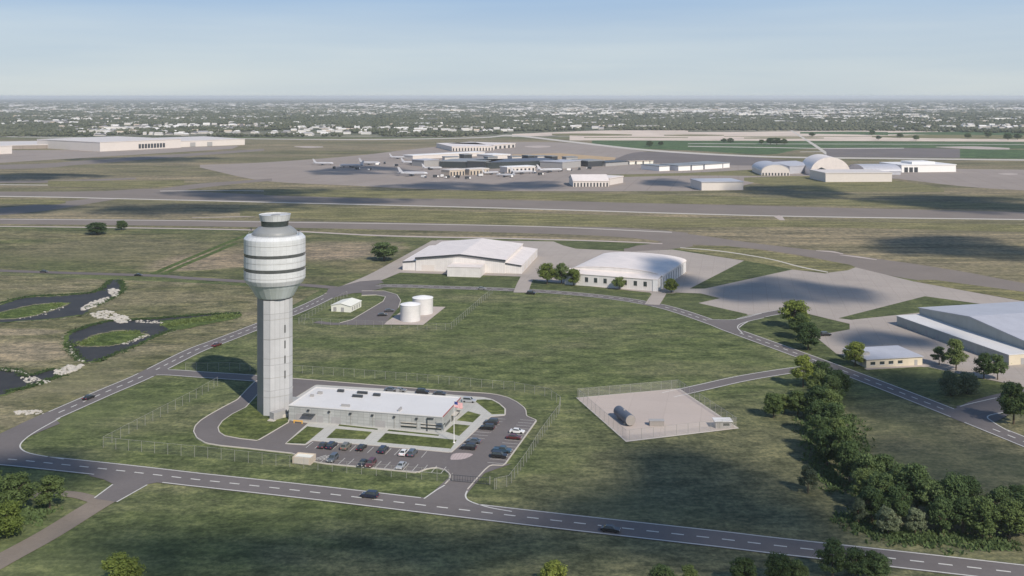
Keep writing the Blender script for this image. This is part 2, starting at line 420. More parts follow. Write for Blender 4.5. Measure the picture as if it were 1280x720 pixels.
# --- land cover
farland = MB(); farland.quad((-26000,2560,0.008),(26000,2560,0.008),(26000,44900,0.008),(-26000,44900,0.008))
M['farland'] = grassy("far_land", (0.050,0.062,0.034), (0.085,0.095,0.055), (0.15,0.15,0.10), tan=(0.36,0.33,0.28), tan_amt=0.25, s=0.06)
tag(farland.build("far_land", M['farland']), kind="structure")
flat("airfield_turf", [(-500,283),(0,283),(320,287),(480,294),(640,298),(828,305),(930,326),(1070,334),(1280,378),(1700,420),(2600,300),(2600,173),(-1500,173)], M['turf'])
flat("old_field", [(-700,285),(0,285),(320,289),(480,295.5),(545,301),(470,345),(425,358),(230,347),(0,338),(-700,312)], M['field'])
flat("dry_meadow", [(-160,342),(0,344),(230,353),(400,363),(320,406),(200,455),(30,536),(-20,545),(-260,560)], M['meadow'])
flat("mown_grass", [(468,353),(500,342),(560,344),(655,345),(648,350),(636,361),(560,359),(480,356)], M['mown'])
flat("mown_grass", [(667,352),(710,357),(812,368),(806,377),(760,370),(660,363)], M['mown'])

for px in ([(188,344),(215,332),(250,317.5),(285,303),(325,287)], [(200,344.5),(228,332),(262,318),(295,304)]):
    mb = MB(); ribbon_pts = cat(gp(px), 8); zz = nz()
    for a_, b_ in zip(ribbon_pts, ribbon_pts[1:]):
        d_ = (b_-a_).normalized(); n_ = Vector((-d_.y, d_.x))*2.2
        mb.quad((a_.x-n_.x,a_.y-n_.y,zz),(b_.x-n_.x,b_.y-n_.y,zz),(b_.x+n_.x,b_.y+n_.y,zz),(a_.x+n_.x,a_.y+n_.y,zz))
    tag(mb.build("ditch", M['marsh']), kind="structure")
# --- far flat strips and aprons
band("sand_field", [(712,166,175.5),(800,164.5,175.5),(900,165,175.8),(1000,164,176),(1100,163.5,176.3),(1280,165,177),(1700,166,178)], M['sand'], 0.03)
band("sand_field", [(640,167.5,171),(700,165,169),(760,163,166),(860,163,165.5)], M['sand'], 0.03)
for rows in ([(830,168.5,169.6),(870,168,170),(905,168.6,169.6)], [(1000,165,167),(1060,164.5,168),(1110,165,169)], [(1090,170,171.6),(1180,168,173),(1290,167,174),(1700,168,175)], [(1100,166,168),(1200,164.5,168.5),(1290,164,169),(1700,165,170)],
             [(730,171.5,172.4),(800,171.2,172.2),(860,171.6,172.4)], [(930,172,173.2),(985,171.4,173.4),(1030,172,173)], [(690,167,169),(740,166.8,169.8),(790,168,169.4)], [(905,170.3,170.9),(1010,170,170.8),(1090,170.4,170.9)]):
    band("scrub_strip", rows, M['strip'] if rows[0][0] % 20 else M['crop'])
band("green_strip", [(740,175.6,184),(860,175.8,188),(960,176.3,193),(1030,176.5,185),(1280,177.5,186),(1700,179,188)], M['crop'], 0.03)
band("green_strip", [(1195,186,197.5),(1280,187,198.5),(1700,190,202)], M['crop'], 0.02)
band("old_tarmac", [(1030,185,196.2),(1100,184.6,196.8),(1200,186,197.4)], M['oldtar'], 0.02)
band("terminal_apron", [(250,206,209.5),(330,203,226),(440,195,232),(520,186,236),(600,179,238),(700,178,239),(790,187,239),(900,203,237),(980,207,222),(1100,209,222),(1280,212,238),(1700,214,246)], M['apronfar'], 0.02)
band("old_tarmac", [(768,199,200.5),(800,190,203),(880,193,206),(960,198,207),(1010,203,206)], M['oldtar'], 0.02)
flat("tan_ground", [(640,193),(700,191.5),(770,197),(768,200.5),(640,198.5)], plain("tan_soil", (0.42,0.30,0.17), 0.9, var=0.2, scale=0.05))
flat("factory_apron", [(-400,196),(0,188),(120,187),(300,182),(290,186),(110,197),(0,203.5),(-400,222)], M['apronfar'])
band("dirt_strip", [(730,219,222.5),(860,216,219.5),(960,211,220)], M['strip'], 0.02)
band("strip_turf", [(930,222,226),(1000,220,238),(1080,222,240),(1150,230,240),(1180,236,240)], M['strip'], 0.02)
band("runway", [(-400,239,242),(0,239.5,245),(120,239,247.4),(200,236,249),(320,243,252),(640,250,260),(960,257.5,269.3),(1280,265,274),(1700,272,280)], M['runway'], 0.02)
band("taxiway", [(-20,262,271),(60,254,263),(140,245,250),(200,236,242),(250,229.5,235),(300,226,229.5),(340,223,226)], M['runway'], 0.01)
band("taxiway", [(-400,272.5,277),(0,273,280),(320,276,284),(640,281,291),(790,285.5,297.5),(860,291,309)], M['runway'], 0.01)
band("taxiway", [(845,291,305),(880,295,306.5),(943,304,311),(1026,314,324),(1115,326,345),(1200,339,357),(1280,354,368),(1500,392,408)], M['runway'], 0.01)
band("taxiway", [(780,309,314.5),(820,304,313),(850,298,310),(866,296,308)], M['runway'], 0.01)
band("taxiway", [(-400,212,214),(0,206,211.5),(100,201,206),(200,194,198),(330,186,188.5)], M['runway'], 0.01)
band("taxiway", [(-400,226,229.5),(0,226,229),(100,224.5,227),(170,222,224)], M['runway'], 0.01)
for name, rows in (
        ("runway_edge_line", [(-400,242.3,243.2),(0,245,246),(160,248.2,249.2),(320,252,253),(640,260,261.1),(960,269.3,270.4),(1280,274,275.2),(1700,280,281)]),
        ("runway_edge_line", [(0,230.5,231.3),(100,231.5,232.2),(187,233.5,234.2)]),
        ("perimeter_track", [(-400,280,281),(0,282.5,283.5),(320,287,288.3),(480,294,295.5),(640,297.5,299),(760,301,302.3),(828,304,305.2)]),
        ("taxiway_edge_line", [(0,273.8,274.4),(200,275.2,275.8),(320,277,277.6),(640,282,282.7),(840,290,290.8)]),
        ("far_road", [(-400,164,165),(0,170.5,171.3),(300,173,173.8),(450,174,175),(600,171.5,172.6),(640,168.5,170.3),(720,177,179),(820,187.5,189.5),(960,195,196.8),(1120,197.4,199),(1280,199.2,200.8),(1700,203,205)]),
        ("far_road", [(981,157,158.5),(1000,169,171),(1020,181,184.5),(1033,190,194)]),
        ("far_road", [(860,182.5,183.3),(960,184,184.8),(1040,185.2,186),(1130,184.8,185.6)]),
        ("pale_patch", [(368,183,183.6),(385,182.6,184.8),(404,183.2,184.2)]),
        ("pale_patch", [(656,182.8,183.6),(672,182,184.8),(688,182.4,183.6)]),
        ("pale_patch", [(940,276,276.6),(975,275.6,277.2),(992,276.4,277.4)]),
        ("pale_patch", [(967,270,270.6),(976,269.5,275.8),(981,275,275.8)]),
        ("pale_patch", [(1020,313,313.6),(1040,314,315.6),(1054,317,317.8)]),
        ("pale_patch", [(1050,318.5,319),(1072,320.5,322),(1096,324.5,325.2)]),
        ("far_road", [(860,179.2,179.7),(960,179.6,180.1),(1140,180,180.5),(1300,180.5,181)]),
        ("far_road", [(1000,189.6,190.1),(1032,189.2,189.8)]),
        ("pale_patch", [(1248,217,217.6),(1260,216.6,218.8),(1272,217.2,218.2)]),
        ("pale_patch", [(1170,183.5,184),(1220,183,186.5),(1262,185,187)]),
        ("far_track", [(240,272,272.6),(330,270,270.8),(500,268.2,269)]),
        ("taxiway_edge_line", [(200,238.5,239.2),(300,238,238.6),(420,240.5,241.2),(600,245,245.8),(720,246.5,247.2)]),
        ):
    band(name, rows, M['kerb'] if "line" in name or "road" in name else M['pad'], 0.01)
for rows in ([(0,249,254),(60,249.5,256),(82,251,254)], [(60,226,233),(170,226,235),(230,225,231)], [(330,236.5,244),(480,238,248),(640,240,249),(800,243,254),(960,247,256),(1280,255,262)],
             [(300,256,270),(500,262,278),(760,269,284),(1000,276,284),(1280,281,290)]):
    band("strip_turf", rows, M['strip'], 0.006)
# --- aprons round the hangars
flat("apron", [(462,354),(470,345),(503,325),(520,313),(547,300),(692,302),(720,311),(790,314.5),(840,312),(930,326),(862,361),(845,366),(824,374),(812,366),(700,354),(672,351),(655,346),(500,341),(478,350)], M['concrete'])
flat("apron", [(990,337),(1032,342),(1068,334),(1142,352),(1280,377),(1500,418),(1500,520),(1280,484),(1262,480),(1160,460),(1060,446),(1045,442),(1018,420),(1062,412),(1062,405),(1012,393),(977,389),(935,394),(873,379),(900,373),(876,367),(845,366),(862,361),(881,361)], M['concrete'])
flat("grass_island", [(692,302),(720,301),(760,302.5),(800,306),(785,310.5),(770,312),(720,311),(704,307)], M['mown'])
flat("strip_turf", [(845,311),(874,307.5),(909,307.5),(977,317),(1032,325.5),(1062,331),(1070,334),(1060,338),(1032,341.5),(991,337),(931,326)], M['strip'])
flat("grass_island", [(931,326),(991,337),(881,361),(862,361)], M['mown'])
flat("grass_island", [(1048,398),(1156,370.5),(1247,383),(1150,391),(1064,400)], M['mown'])
flat("strip_turf", [(1143,352),(1150,350),(1168,350),(1280,365),(1500,400),(1500,416),(1280,376),(1200,362.5)], M['strip'])
flat("grass_island", [(832,367),(874,367.5),(900,373),(873,379),(935,393),(903,400),(880,397),(850,386),(828,380)], M['mown'])
flat("grass_island", [(921,406),(960,394.5),(1012,393.5),(1062,405.5),(1061,411),(1018,420),(1045,443),(1058,447),(1040,452),(985,430)], M['mown'])
flat("grass_verge", [(1060,452),(1085,463),(1160,459),(1262,482),(1246,499),(1210,513),(1150,492),(1090,468)], M['mown'])
band("dashed_track", [(850,309.3,310.1),(900,313.5,314.5),(960,323,324),(1000,333,334.2),(1035,340,341)], M['kerb'], 0.004)

# --- roads: strips along traced centre lines, with kerb-side and centre paint
ROADS = []; PAVED = []
def inside(p, poly):
    c = False; n = len(poly); j = n-1
    for i in range(n):
        a, b = poly[i], poly[j]
        if (a.y > p.y) != (b.y > p.y) and p.x < (b.x-a.x)*(p.y-a.y)/(b.y-a.y)+a.x: c = not c
        j = i
    return c
def resample(P, step):
    out = [P[0]]; acc = 0
    for a, b in zip(P, P[1:]):
        L = (b-a).length
        if L < 1e-6: continue
        d = step-acc
        while d <= L:
            out.append(a+(b-a)*(d/L)); d += step
        acc = L-(d-step)
    out.append(P[-1]); return out
def offset(P, w):
    out = []
    for i, p in enumerate(P):
        d = (P[min(i+1,len(P)-1)]-P[max(i-1,0)]).normalized()
        out.append(p+Vector((-d.y, d.x))*w)
    return out
def ribbon(mb, P, w, z):
    a = offset(P, w/2); b = offset(P, -w/2)
    for i in range(len(P)-1):
        mb.quad((b[i].x,b[i].y,z),(b[i+1].x,b[i+1].y,z),(a[i+1].x,a[i+1].y,z),(a[i].x,a[i].y,z))
def road(name, pts, w, edge=True, dash=True, mat='asphalt'):
    P = resample(cat(gp(pts), 10), 2.0)
    mb = MB(); ribbon(mb, P, w, nz()); o = tag(mb.build(name, M[mat]), kind="structure")
    ROADS.append((o, P, w, edge, dash)); return o

main_px = [(-260,548),(-80,566),(0,573.5),(43,577.5),(147,588.5),(237,599),(277,603.3),(402,617),(520,631),(657,647),(790,662),(905,674.8),(965,682),(1100,697),(1245,713.5),(1420,734),(1700,768)]
road("main_road", main_px, 9.4)
road("north_road", [(-60,569),(-20,558),(20,542),(45,529),(90,509),(131,491),(180,470),(240,440),(275,426.5),(310,413),(380,385),(420,366),(467,345)], 8.6)
road("driveway", [(415,368),(440,357),(470,344),(505,325),(548,301)], 9.5, edge=False, dash=False, mat='concrete')
road("north_road", [(-300,326),(0,338.5),(187,344.5),(230,347.5),(305,352),(380,356.5),(430,361)], 7, dash=False, edge=False, mat='oldtar')
road("loop_road", [(430,361),(480,357.5),(560,359.5),(630,362),(705,366.3),(770,373),(817,381),(850,389.5),(895,405),(915,413),(987,439),(1072,470.5),(1155,502.5),(1269,548),(1420,610),(1700,730)], 8.2)
road("spur_road", [(912,411),(925,402),(945,396),(985,388)], 7.5, dash=False)
road("spur_road", [(835,494),(880,484),(930,473),(985,464),(1010,461),(1040,459)], 7.0, dash=False)
road("compound_road", [(186,466),(215,466),(250,468.5),(290,471),(335,474.5),(372,478.5)], 8, dash=False)
road("driveway", [(1215,521),(1245,507),(1290,496),(1340,490)], 15, dash=False, edge=False)
road("driveway", [(651,366),(655,355),(660,345)], 8, dash=False, edge=False, mat='concrete')
road("driveway", [(815,381),(821,372),(826,364)], 7.5, dash=False, edge=False, mat='concrete')
road("driveway", [(-120,770),(0,702),(60,669),(120,632),(160,609),(169,603.5)], 6.6, dash=False, edge=False, mat='dirt')
road("footpath", [(128,629),(100,620),(73,617.5),(40,621),(-40,640)], 3.6, dash=False, edge=False, mat='dirt')
road("tank_road", [(438,404.5),(415,405),(395,402.5)], 4.5, dash=False, edge=False)

def fillet(px):
    P = gp(px); PAVED.append(P); flat("junction", P, M['asphalt'], world=True)
fillet([(-40,545),(0,542.5),(60,515),(75,530),(48,541),(30,549),(24,556),(26,562),(36,567),(60,571.5),(60,576),(-60,566)])
fillet([(530,625),(545,612),(558,600),(566,594),(566,586),(640,580),(606,592),(590,610),(581,622),(586,628),(612,636),(640,640),(600,636.5),(520,627.5)])
fillet([(140,592),(185,598),(205,602),(184,606),(175,610.5),(145,628),(118,624),(142,606),(130,600),(110,595)])
fillet([(884,400),(920,400),(952,392),(955,397),(928,404),(922,408),(930,417),(905,412)])
fillet([(1195,508),(1215,505),(1247,497),(1300,488),(1300,508),(1262,514),(1234,520),(1242,528),(1262,540),(1215,530)])
fillet([(410,362),(450,352),(475,350),(480,353.5),(462,358),(480,360),(455,366),(440,367),(405,375)])

# --- compound pavement, outline traced once round
lot_out = [(584,613),(595,600),(606,588),(613,582),(630,582.5),(671,526),(658,520.5),(657.5,514),(655,510),(646,503),(635,497.5),(622,494),(610,492.3),(590,491),(565,489.8),(520,486),(470,482),(440,479.5),(405,476.6),(367,473.6),(330,473),(318,478),(308,488),(297,500),(278,510),(262,519),(251,526),(244,533),(242,540),(246,548),(257,554.5),(275,557.5),(305,560.5),(340,564.5),(365,567.2),(388,577),(405,580),(522,591.5),(532,587),(545,585),(556,588),(563,594),(562,600),(556,606),(545,613),(560,625)]
LOT = gp(lot_out); PAVED.append(LOT)
lot = flat("parking_lot", LOT, M['asphalt'], world=True)
LOTZ = ZC[0]

# --- road paint (left out wherever another road or the car park crosses)
def covered(p, skip, margin=0.25):
    for i, (o, P, w, e, d) in enumerate(ROADS):
        if i == skip: continue
        h = w/2-margin
        if any(abs(q.x-p.x) < h+2 and abs(q.y-p.y) < h+2 and (q-p).length < h for q in P): return True
    return any(inside(p, poly) for poly in PAVED)
MZ = nz() + 0.004
for i, (o, P, w, edge, dash) in enumerate(ROADS):
    if edge:
        for side in (1, -1):
            mb = MB(); line = offset(P, side*(w/2-0.45)); run = []
            for p in line + [None]:
                if p is not None and not covered(p, i): run.append(p)
                else:
                    if len(run) > 2: ribbon(mb, run, 0.42, MZ)
                    run = []
            if mb.f: mb.build("edge_line", M['paint'], o)
    if dash:
        mb = MB(); Q = resample(P, 1.0); k = 0
        while k+3 < len(Q):
            seg = Q[k:k+4]
            if not any(covered(p, i, 1.0) for p in seg): ribbon(mb, seg, 0.5, MZ)
            k += 6
        if mb.f: mb.build("centre_line", M['paint'], o)
# paint round the junction curves
cl = MB()
for pts in ([(75,523),(48,538),(33,548),(25.5,556),(27,562),(37,567),(60,571.5),(80,574.5)], [(556,607),(545,613.5),(530,624)], [(584,614),(582,621),(588,627.5),(612,635),(640,640)],
            [(184,606.5),(176,611),(146,628)], [(118,623),(141,606)], [(884,399.5),(920,399.5),(952,392)], [(928,417),(922,409),(930,403.5),(955,397.5)], [(1200,508.5),(1215,504.5),(1246,497.5)], [(1262,540),(1243,529),(1235,520.5),(1262,514.5)]):
    ribbon(cl, resample(cat(gp(pts), 8), 1.0), 0.42, MZ)
cl.build("edge_line", M['paint'], ROADS[0][0])

# --- kerbs, walks and lawns of the compound
def kerb(mb, P, w=0.32, z0=0.0, z1=0.17):
    P = resample(P, 1.5); a = offset(P, w/2); b = offset(P, -w/2)
    for i in range(len(P)-1):
        A, B, C, D = a[i], a[i+1], b[i+1], b[i]
        mb.add([(A.x,A.y,z1),(B.x,B.y,z1),(C.x,C.y,z1),(D.x,D.y,z1),(A.x,A.y,z0),(B.x,B.y,z0),(C.x,C.y,z0),(D.x,D.y,z0)], [(3,2,1,0),(0,1,5,4),(2,3,7,6)])
kb = MB()
KZ = LOTZ + 0.14
kerb(kb, LOT[:len(LOT)-2], z1=KZ); kb.build("kerb", M['kerb'], lot)
def island(name, px, mat, z, kerbed=True):
    P = gp(px)
    mb = MB(); mb.prism(P, 0.005, z); o = tag(mb.build(name, M[mat]), kind="structure")
    if kerbed:
        k = MB(); kerb(k, P+[P[0]], z1=z+0.012); k.build("kerb", M['kerb'], o)
    return o
tz = KZ-0.01
island("lawn", [(307,510),(290,518.5),(278,527),(272.5,535),(274,541),(281,545.5),(300,549),(322,551.5),(340,541),(361,528.5),(361,500),(366,483.5),(340,482),(328,487)], 'lawn', tz)
slab = [(386,529.5),(357,555.5),(382,557),(390,551.5),(478,558.5),(564,566.5),(590,543),(613,521.5),(631.5,519.8),(632,512),(624,505),(615,500),(604,497.5),(582,496),(480,487),(395,482),(366,500),(362,526)]
sidewalk = island("sidewalk", slab, 'walk', tz)
lz = tz + 0.03
for px in ([(384,534),(358,555),(381.5,556),(405,536.5)], [(420,537),(465,541),(456,550.5),(408,548.5)], [(482,542.5),(571,551),(563.5,562),(471,553.8)],
           [(585,515),(601,519.5),(591,529),(571,526.5)], [(567.5,531),(587.5,533),(574,546),(557,540.5)], [(592,501),(606,500.2),(615,501),(624,506),(630.5,512),(630.5,518.5),(615,519)],
           [(423,533.5),(472,538.5),(472,537),(424,531.5)], [(484,539.8),(548,546),(549,544.5),(486,538)]):
    island("lawn", px, 'lawn', lz, False)
# --- stall lines: rows follow the building
BO = g(361, 526).to_2d(); B1 = g(553, 541.3).to_2d()
U = (B1-BO).normalized(); W = Vector((-U.y, U.x))
RZ = math.atan2(U.y, U.x)
st = MB(); SZ = LOTZ + 0.004
def line(a, b, w=0.16): ribbon(st, [a, (a+b)/2, b], w, SZ)
p0 = g(392, 552.5).to_2d()
n_up = int((g(545, 564.5).to_2d()-p0).dot(U)/2.8)
for k in range(n_up+1): line(p0+U*(2.8*k)-W*0.3, p0+U*(2.8*k)-W*5.4)
q0 = g(400, 579).to_2d()
for k in range(14): line(q0+U*(2.8*k)+W*0.2, q0+U*(2.8*k)+W*5.2)
line(q0-U*4, q0+U*36.6)
h0 = g(391, 575).to_2d()
for k in range(5): line(h0+U*(1.0*k)+W*(0.2), h0+U*(1.0*k+2.4)+W*4.2, 0.3)
r0 = g(612, 523).to_2d(); r1 = g(566, 565).to_2d(); dl = (r1-r0).normalized(); nl = int((r1-r0).length/2.8)
for k in range(nl-1): line(r0+dl*(2.8*k)+U*0.3, r0+dl*(2.8*k)+U*5.3)
s0 = g(669.5, 526.5).to_2d(); s1 = g(630, 582).to_2d(); dr = (s1-s0).normalized(); nr = int((s1-s0).length/2.8)
for k in range(nr+1): line(s0+dr*(2.8*k)-U*0.2, s0+dr*(2.8*k)-U*5.2)
line(s0, s0+dr*(2.8*nr))
st.build("stall_line", M['paint'], lot)
hz = MB(); hz.flat(cat(gp([(563,574.5),(567,567.8),(582,566.8),(591,568.3),(588,571),(580,574.2),(570,575.3)]), 4, True), SZ)
M['hatch'] = pave("hatched_paint", (0.50,0.42,0.40), joint=0.9, jw=0.18, var=0.1)
hz.build("hatched_corner", M['hatch'], lot)

# --- fenced pad, tank slab
PADPX = [(722,498),(848,486.5),(921,535.5),(783,551.5)]
flat("concrete_pad", [(720,497.5),(849,486),(924,536),(782.5,553)], M['kerb'])
flat("concrete_pad", PADPX, M['pad'])
flat("tank_slab", [(478,406),(529,406.5),(557,384),(540,383.5),(500,391)], M['pad'])
tl = flat("tank_lot", [(452,364),(480,364),(496,368.5),(501,376),(498,385),(480,406.5),(436,406.5),(425,404),(440,400),(479,377),(482,371),(470,369),(452,369.5)], M['asphalt'])

kk = MB(); kerb(kk, gp([(425,404),(440,400),(479,377),(482,371),(470,369),(452,369.5)]), z1=.3); kerb(kk, gp([(452,364),(480,364),(496,368.5),(501,376),(498,385)]), z1=.3); kk.build('kerb', M['kerb'], tl)
# --- ponds
A_px = [(-60,396),(0,382),(30,373),(75,370.5),(120,365.5),(131,357),(139,351),(151,351),(150,364),(136,374),(112,385.5),(107,392),(87,395.5),(42,400.5),(-60,405)]
B_px = [(92,415),(112,408),(135,402.5),(165,401),(200,401),(215,407),(217,412),(190,422),(150,440),(122,451),(104,451),(92,440),(86,427)]
C_px = [(-120,462),(0,463),(22,465),(33,470),(68,462),(73,469),(45,480),(20,486),(-10,497),(-140,520)]
M['pale_bank'] = grassy("pale_bank", (0.08,0.085,0.04), (0.17,0.165,0.10), (0.27,0.25,0.175), s=2.0)
RB = random.Random(3)
def rough(P, amt): return [p+Vector((RB.uniform(-amt,amt), RB.uniform(-amt,amt))) for p in P]
for px in (A_px, B_px, C_px):
    P = rough(cat(gp(px), 14, True), 0.9); c = sum(P, Vector((0,0)))/len(P)
    flat("pond_bank", rough([p+(p-c).normalized()*3.2 for p in P], 1.3), M['pale_bank'], world=True)
    flat("pond_bank", rough([p+(p-c).normalized()*1.9 for p in P], 0.9), M['marsh'], world=True)
    flat("pond", P, M['water'], world=True)
flat("marsh", [(200,401),(232,396),(270,393),(300,392),(297,398),(262,405),(217,413)], M['marsh'], smooth=4)
flat("ditch", [(162,399.5),(200,398.3),(250,394.2),(300,391.6),(300,393),(250,396),(205,400.8),(165,401.5)], M['water'])
def isle(px):
    P = rough(cat(gp(px), 10, True), 0.7); c = sum(P, Vector((0,0)))/len(P)
    flat("island", P, M['pale_bank'], world=True)
    mb = MB(); Q = [c+(p-c)*0.88 for p in P]; n = len(Q)
    z = nz(); mb.add([(p.x,p.y,z) for p in Q]+[(c.x+(p.x-c.x)*0.5, c.y+(p.y-c.y)*0.5, z+0.7) for p in Q], [(i,(i+1)%n,(i+1)%n+n,i+n) for i in range(n)]+[tuple(range(n,2*n))])
    tag(mb.build("island", M['marsh']), kind="structure")
isle([(-25,397),(10,388),(45,380.5),(85,379),(75,385.5),(40,396),(5,400)])
isle([(96,432.5),(112,421),(135,415),(155,413),(186,418.5),(165,427),(148,431.5),(125,434)])
# riprap: heaps of pale boulders nobody could count
def boulders(name, pts, n, r0, r1, seed, mat=M['rock']):
    rr = random.Random(seed); mb = MB(); P = gp(pts)
    ico = bmesh.new(); bmesh.ops.create_icosphere(ico, subdivisions=1, radius=1)
    vv = [v.co.copy() for v in ico.verts]; ff = [[v.index for v in f.verts] for f in ico.faces]; ico.free()
    x0, x1 = min(p.x for p in P), max(p.x for p in P); y0, y1 = min(p.y for p in P), max(p.y for p in P)
    k = 0; tries = 0
    while k < n and tries < n*60:
        tries += 1
        q = Vector((rr.uniform(x0,x1), rr.uniform(y0,y1)))
        if not inside(q, P): continue
        r = rr.uniform(r0, r1); a = [rr.uniform(0.6,1.25) for _ in range(3)]; rot = Matrix.Rotation(rr.uniform(0,6.28), 3, 'Z')
        mb.add([rot@Vector((v.x*a[0]*r*1.2, v.y*a[1]*r, v.z*a[2]*r*0.6))*rr.uniform(0.9,1.1)+Vector((q.x,q.y,0.12)) for v in vv], ff); k += 1
    tag(mb.build(name, mat), kind="stuff")
boulders("riprap", [(101,386),(112,379),(125,374.5),(137,371),(136,374.5),(118,384.5),(104,388)], 130, 0.4, 1.2, 1)
boulders("riprap", [(112,391),(130,389),(146,392),(158,397),(166,402.5),(150,405),(140,400),(120,398)], 150, 0.4, 1.2, 2)
boulders("riprap", [(136,362),(147,361),(148,370),(141,372),(137,368)], 50, 0.5, 1.3, 3)
boulders("riprap", [(68,464),(84,458),(104,456.5),(96,463),(76,470),(70,469)], 120, 0.4, 1.1, 4)
boulders("riprap", [(24,471),(34,469),(64,478),(45,482),(30,478)], 60, 0.3, 0.8, 5)
boulders("riprap", [(18,515),(52,513),(54,517.5),(20,519)], 60, 0.3, 0.8, 6)
for i_, px in enumerate(([(58,382),(84,379),(80,386),(50,396),(20,400)], [(168,400),(200,402),(206,405),(170,404)], [(150,430),(182,419),(188,420),(160,431)], [(86,426),(92,440),(104,452),(100,452),(88,441),(83,428)], [(0,461),(22,463),(34,468),(34,470),(20,465),(0,463)])):
    boulders("riprap", px, 45, 0.25, 0.7, 20+i_)
# reeds: tufts along the water
def tufts(name, lines, n, seed, hmin=0.5, hmax=1.4, spread=1.2, mat='leaf_dark'):
    rr = random.Random(seed); mb = MB()
    for px, amt in lines:
        P = cat(gp(px), 12)
        for k in range(int(n*amt)):
            p = P[rr.randrange(len(P))]; p = p+Vector((rr.gauss(0,spread), rr.gauss(0,spread)))
            for q in range(4):
                h = rr.uniform(hmin,hmax); a = rr.uniform(0,6.28); d = Vector((math.cos(a),math.sin(a),0)); w = rr.uniform(0.2,0.45)
                c = Vector((p.x,p.y,0.05))+Vector((rr.gauss(0,.4),rr.gauss(0,.4),0)); t = Vector((rr.gauss(0,.4),rr.gauss(0,.4),h))
                mb.quad(c-d*w, c+d*w, c+t+d*w*0.4, c+t-d*w*0.4)
    tag(mb.build(name, M[mat]), kind="stuff")
tufts("reeds", [([(-20,385),(30,372),(75,369),(120,364.5),(138,350.5)],1.3), ([(150,351),(154,362),(140,373),(110,385)],.8), ([(86,428),(92,441),(104,451.5)],.5), ([(88,416),(112,407.5),(136,401.5)],.6),
                ([(165,400),(200,398),(250,394),(298,391.5)],1.4), ([(215,412),(190,423),(150,441),(120,452)],.5), ([(0,462),(22,464),(34,470),(66,461.5)],.6), ([(75,470),(45,481),(10,490)],.5)], 430, 5, 0.2, 0.6, 0.9)
tufts("undergrowth", [([(1018,500),(1014,530),(1020,560),(1034,590),(1052,612)],1), ([(1060,520),(1064,560),(1068,590)],.7), ([(1062,648),(1090,664),(1140,672),(1190,676),(1260,682)],1.2), ([(1090,592),(1120,606),(1160,618)],.7), ([(-10,648),(20,650),(50,640)],.5)], 620, 9, 0.3, 0.9, 2.4, 'leaf_dark')
tufts("marsh_plants", [([(10,393),(40,387),(75,381)],1), ([(105,430),(135,421),(165,417)],1.0), ([(215,406),(250,400),(290,395)],1.0)], 900, 6, 0.3, 0.9, 1.8, 'leaf_mid')

# ------------------------------------------------------------------ the control tower
TC = g(343.6, 514.0)
tower = empty("control_tower", TC, RZ)
tag(tower, "tall white airport control tower with round glazed pod on an octagonal grey shaft", "control tower")
octo = [(-1.25,-5.85),(1.25,-5.85),(5.85,-1.25),(5.85,1.25),(1.25,5.85),(-1.25,5.85),(-5.85,1.25),(-5.85,-1.25)]
s_ = MB(); s_.prism(octo, 0, 38.2); s_.build("shaft", M['shaft'], tower)
for zz in (6.2, 12.6, 19.0, 25.4, 31.8):
    k = 1.004; MB().prism([(x*k,y*k) for x,y in octo], zz, zz+0.14).build("panel_joint", M['galv'], tower)
nk = MB(); nk.prism([(x*0.96,y*0.96) for x,y in octo], 38.2, 39.4); nk.build("neck", M['dark'], tower)
MB().lathe([(5.95,38.6),(6.3,39.0),(8.95,43.4)], 24, cap0=True).build("flare", M['flare'], tower)
MB().lathe([(8.95,43.4),(9.3,43.5),(10.1,44.9),(10.15,45.1),(10.15,47.85),(9.98,47.87),(9.98,48.98),(10.15,49.0),(10.15,52.62),(9.98,52.64),(9.98,53.68),(10.15,53.7),(10.15,58.3),(10.1,58.5),(9.2,59.5),(7.3,59.6)], 36).build("pod", M['drum'], tower)
for z0, z1 in ((47.9,48.95),(52.66,53.66)):
    MB().lathe([(9.985,z0),(10.08,z0+.02),(10.08,z1-.02),(9.985,z1)], 36, cap0=False, cap1=False).build("window_band", M['band'], tower, smooth=True)
for z0 in (45.9, 56.6, 50.85):
    MB().lathe([(10.151,z0),(10.19,z0),(10.19,z0+.12),(10.151,z0+.12)], 36, cap0=False, cap1=False).build("pod_joint", M['galv'], tower)
MB().lathe([(7.45,59.61),(7.4,60.2),(6.9,60.9),(5.6,61.9),(4.52,62.38)], 48).build("pod_roof", M['coneroof'], tower, smooth=True)
MB().lathe([(4.5,62.4),(4.45,62.7),(4.6,64.15),(4.6,64.2)], 48).build("cab_glass", M['glass'], tower, smooth=True)
M['cabroof'] = panels("cab_fascia", (0.56,0.57,0.565), 1.64, 6, 0.05, 0.6, 0.4, var=0.06, cyl=5.2)
MB().lathe([(4.62,64.21),(4.78,64.22),(5.28,66.3),(5.05,66.32),(4.85,66.0),(4.4,65.9)], 48).build("cab_roof", M['cabroof'], tower, smooth=True)
MB().lathe([(1.5,65.91),(1.5,66.15),(1.2,66.2)], 16, c=(0.4,-0.2,0)).build("roof_hatch", M['galv'], tower)
for a in (-178, 2, 100):
    x, y = 8.55*math.cos(R(a)), 8.55*math.sin(R(a))
    MB().tube((x,y,59.45),(x,y,61.0),0.10,0.08).box(x-.25,x+.25,y-.15,y+.15,60.9,61.25).build("roof_lamp", M['dark'], tower)
rl = MB()
for k in range(24):
    a = 2*math.pi*k/24; x, y = 8.6*math.cos(a), 8.6*math.sin(a); rl.tube((x,y,59.5),(x,y,60.45),0.035,0.035,4)
rl.lathe([(8.57,60.42),(8.63,60.42),(8.63,60.48),(8.57,60.48)], 48, cap0=False, cap1=False)
rl.build("railing", M['galv'], tower)
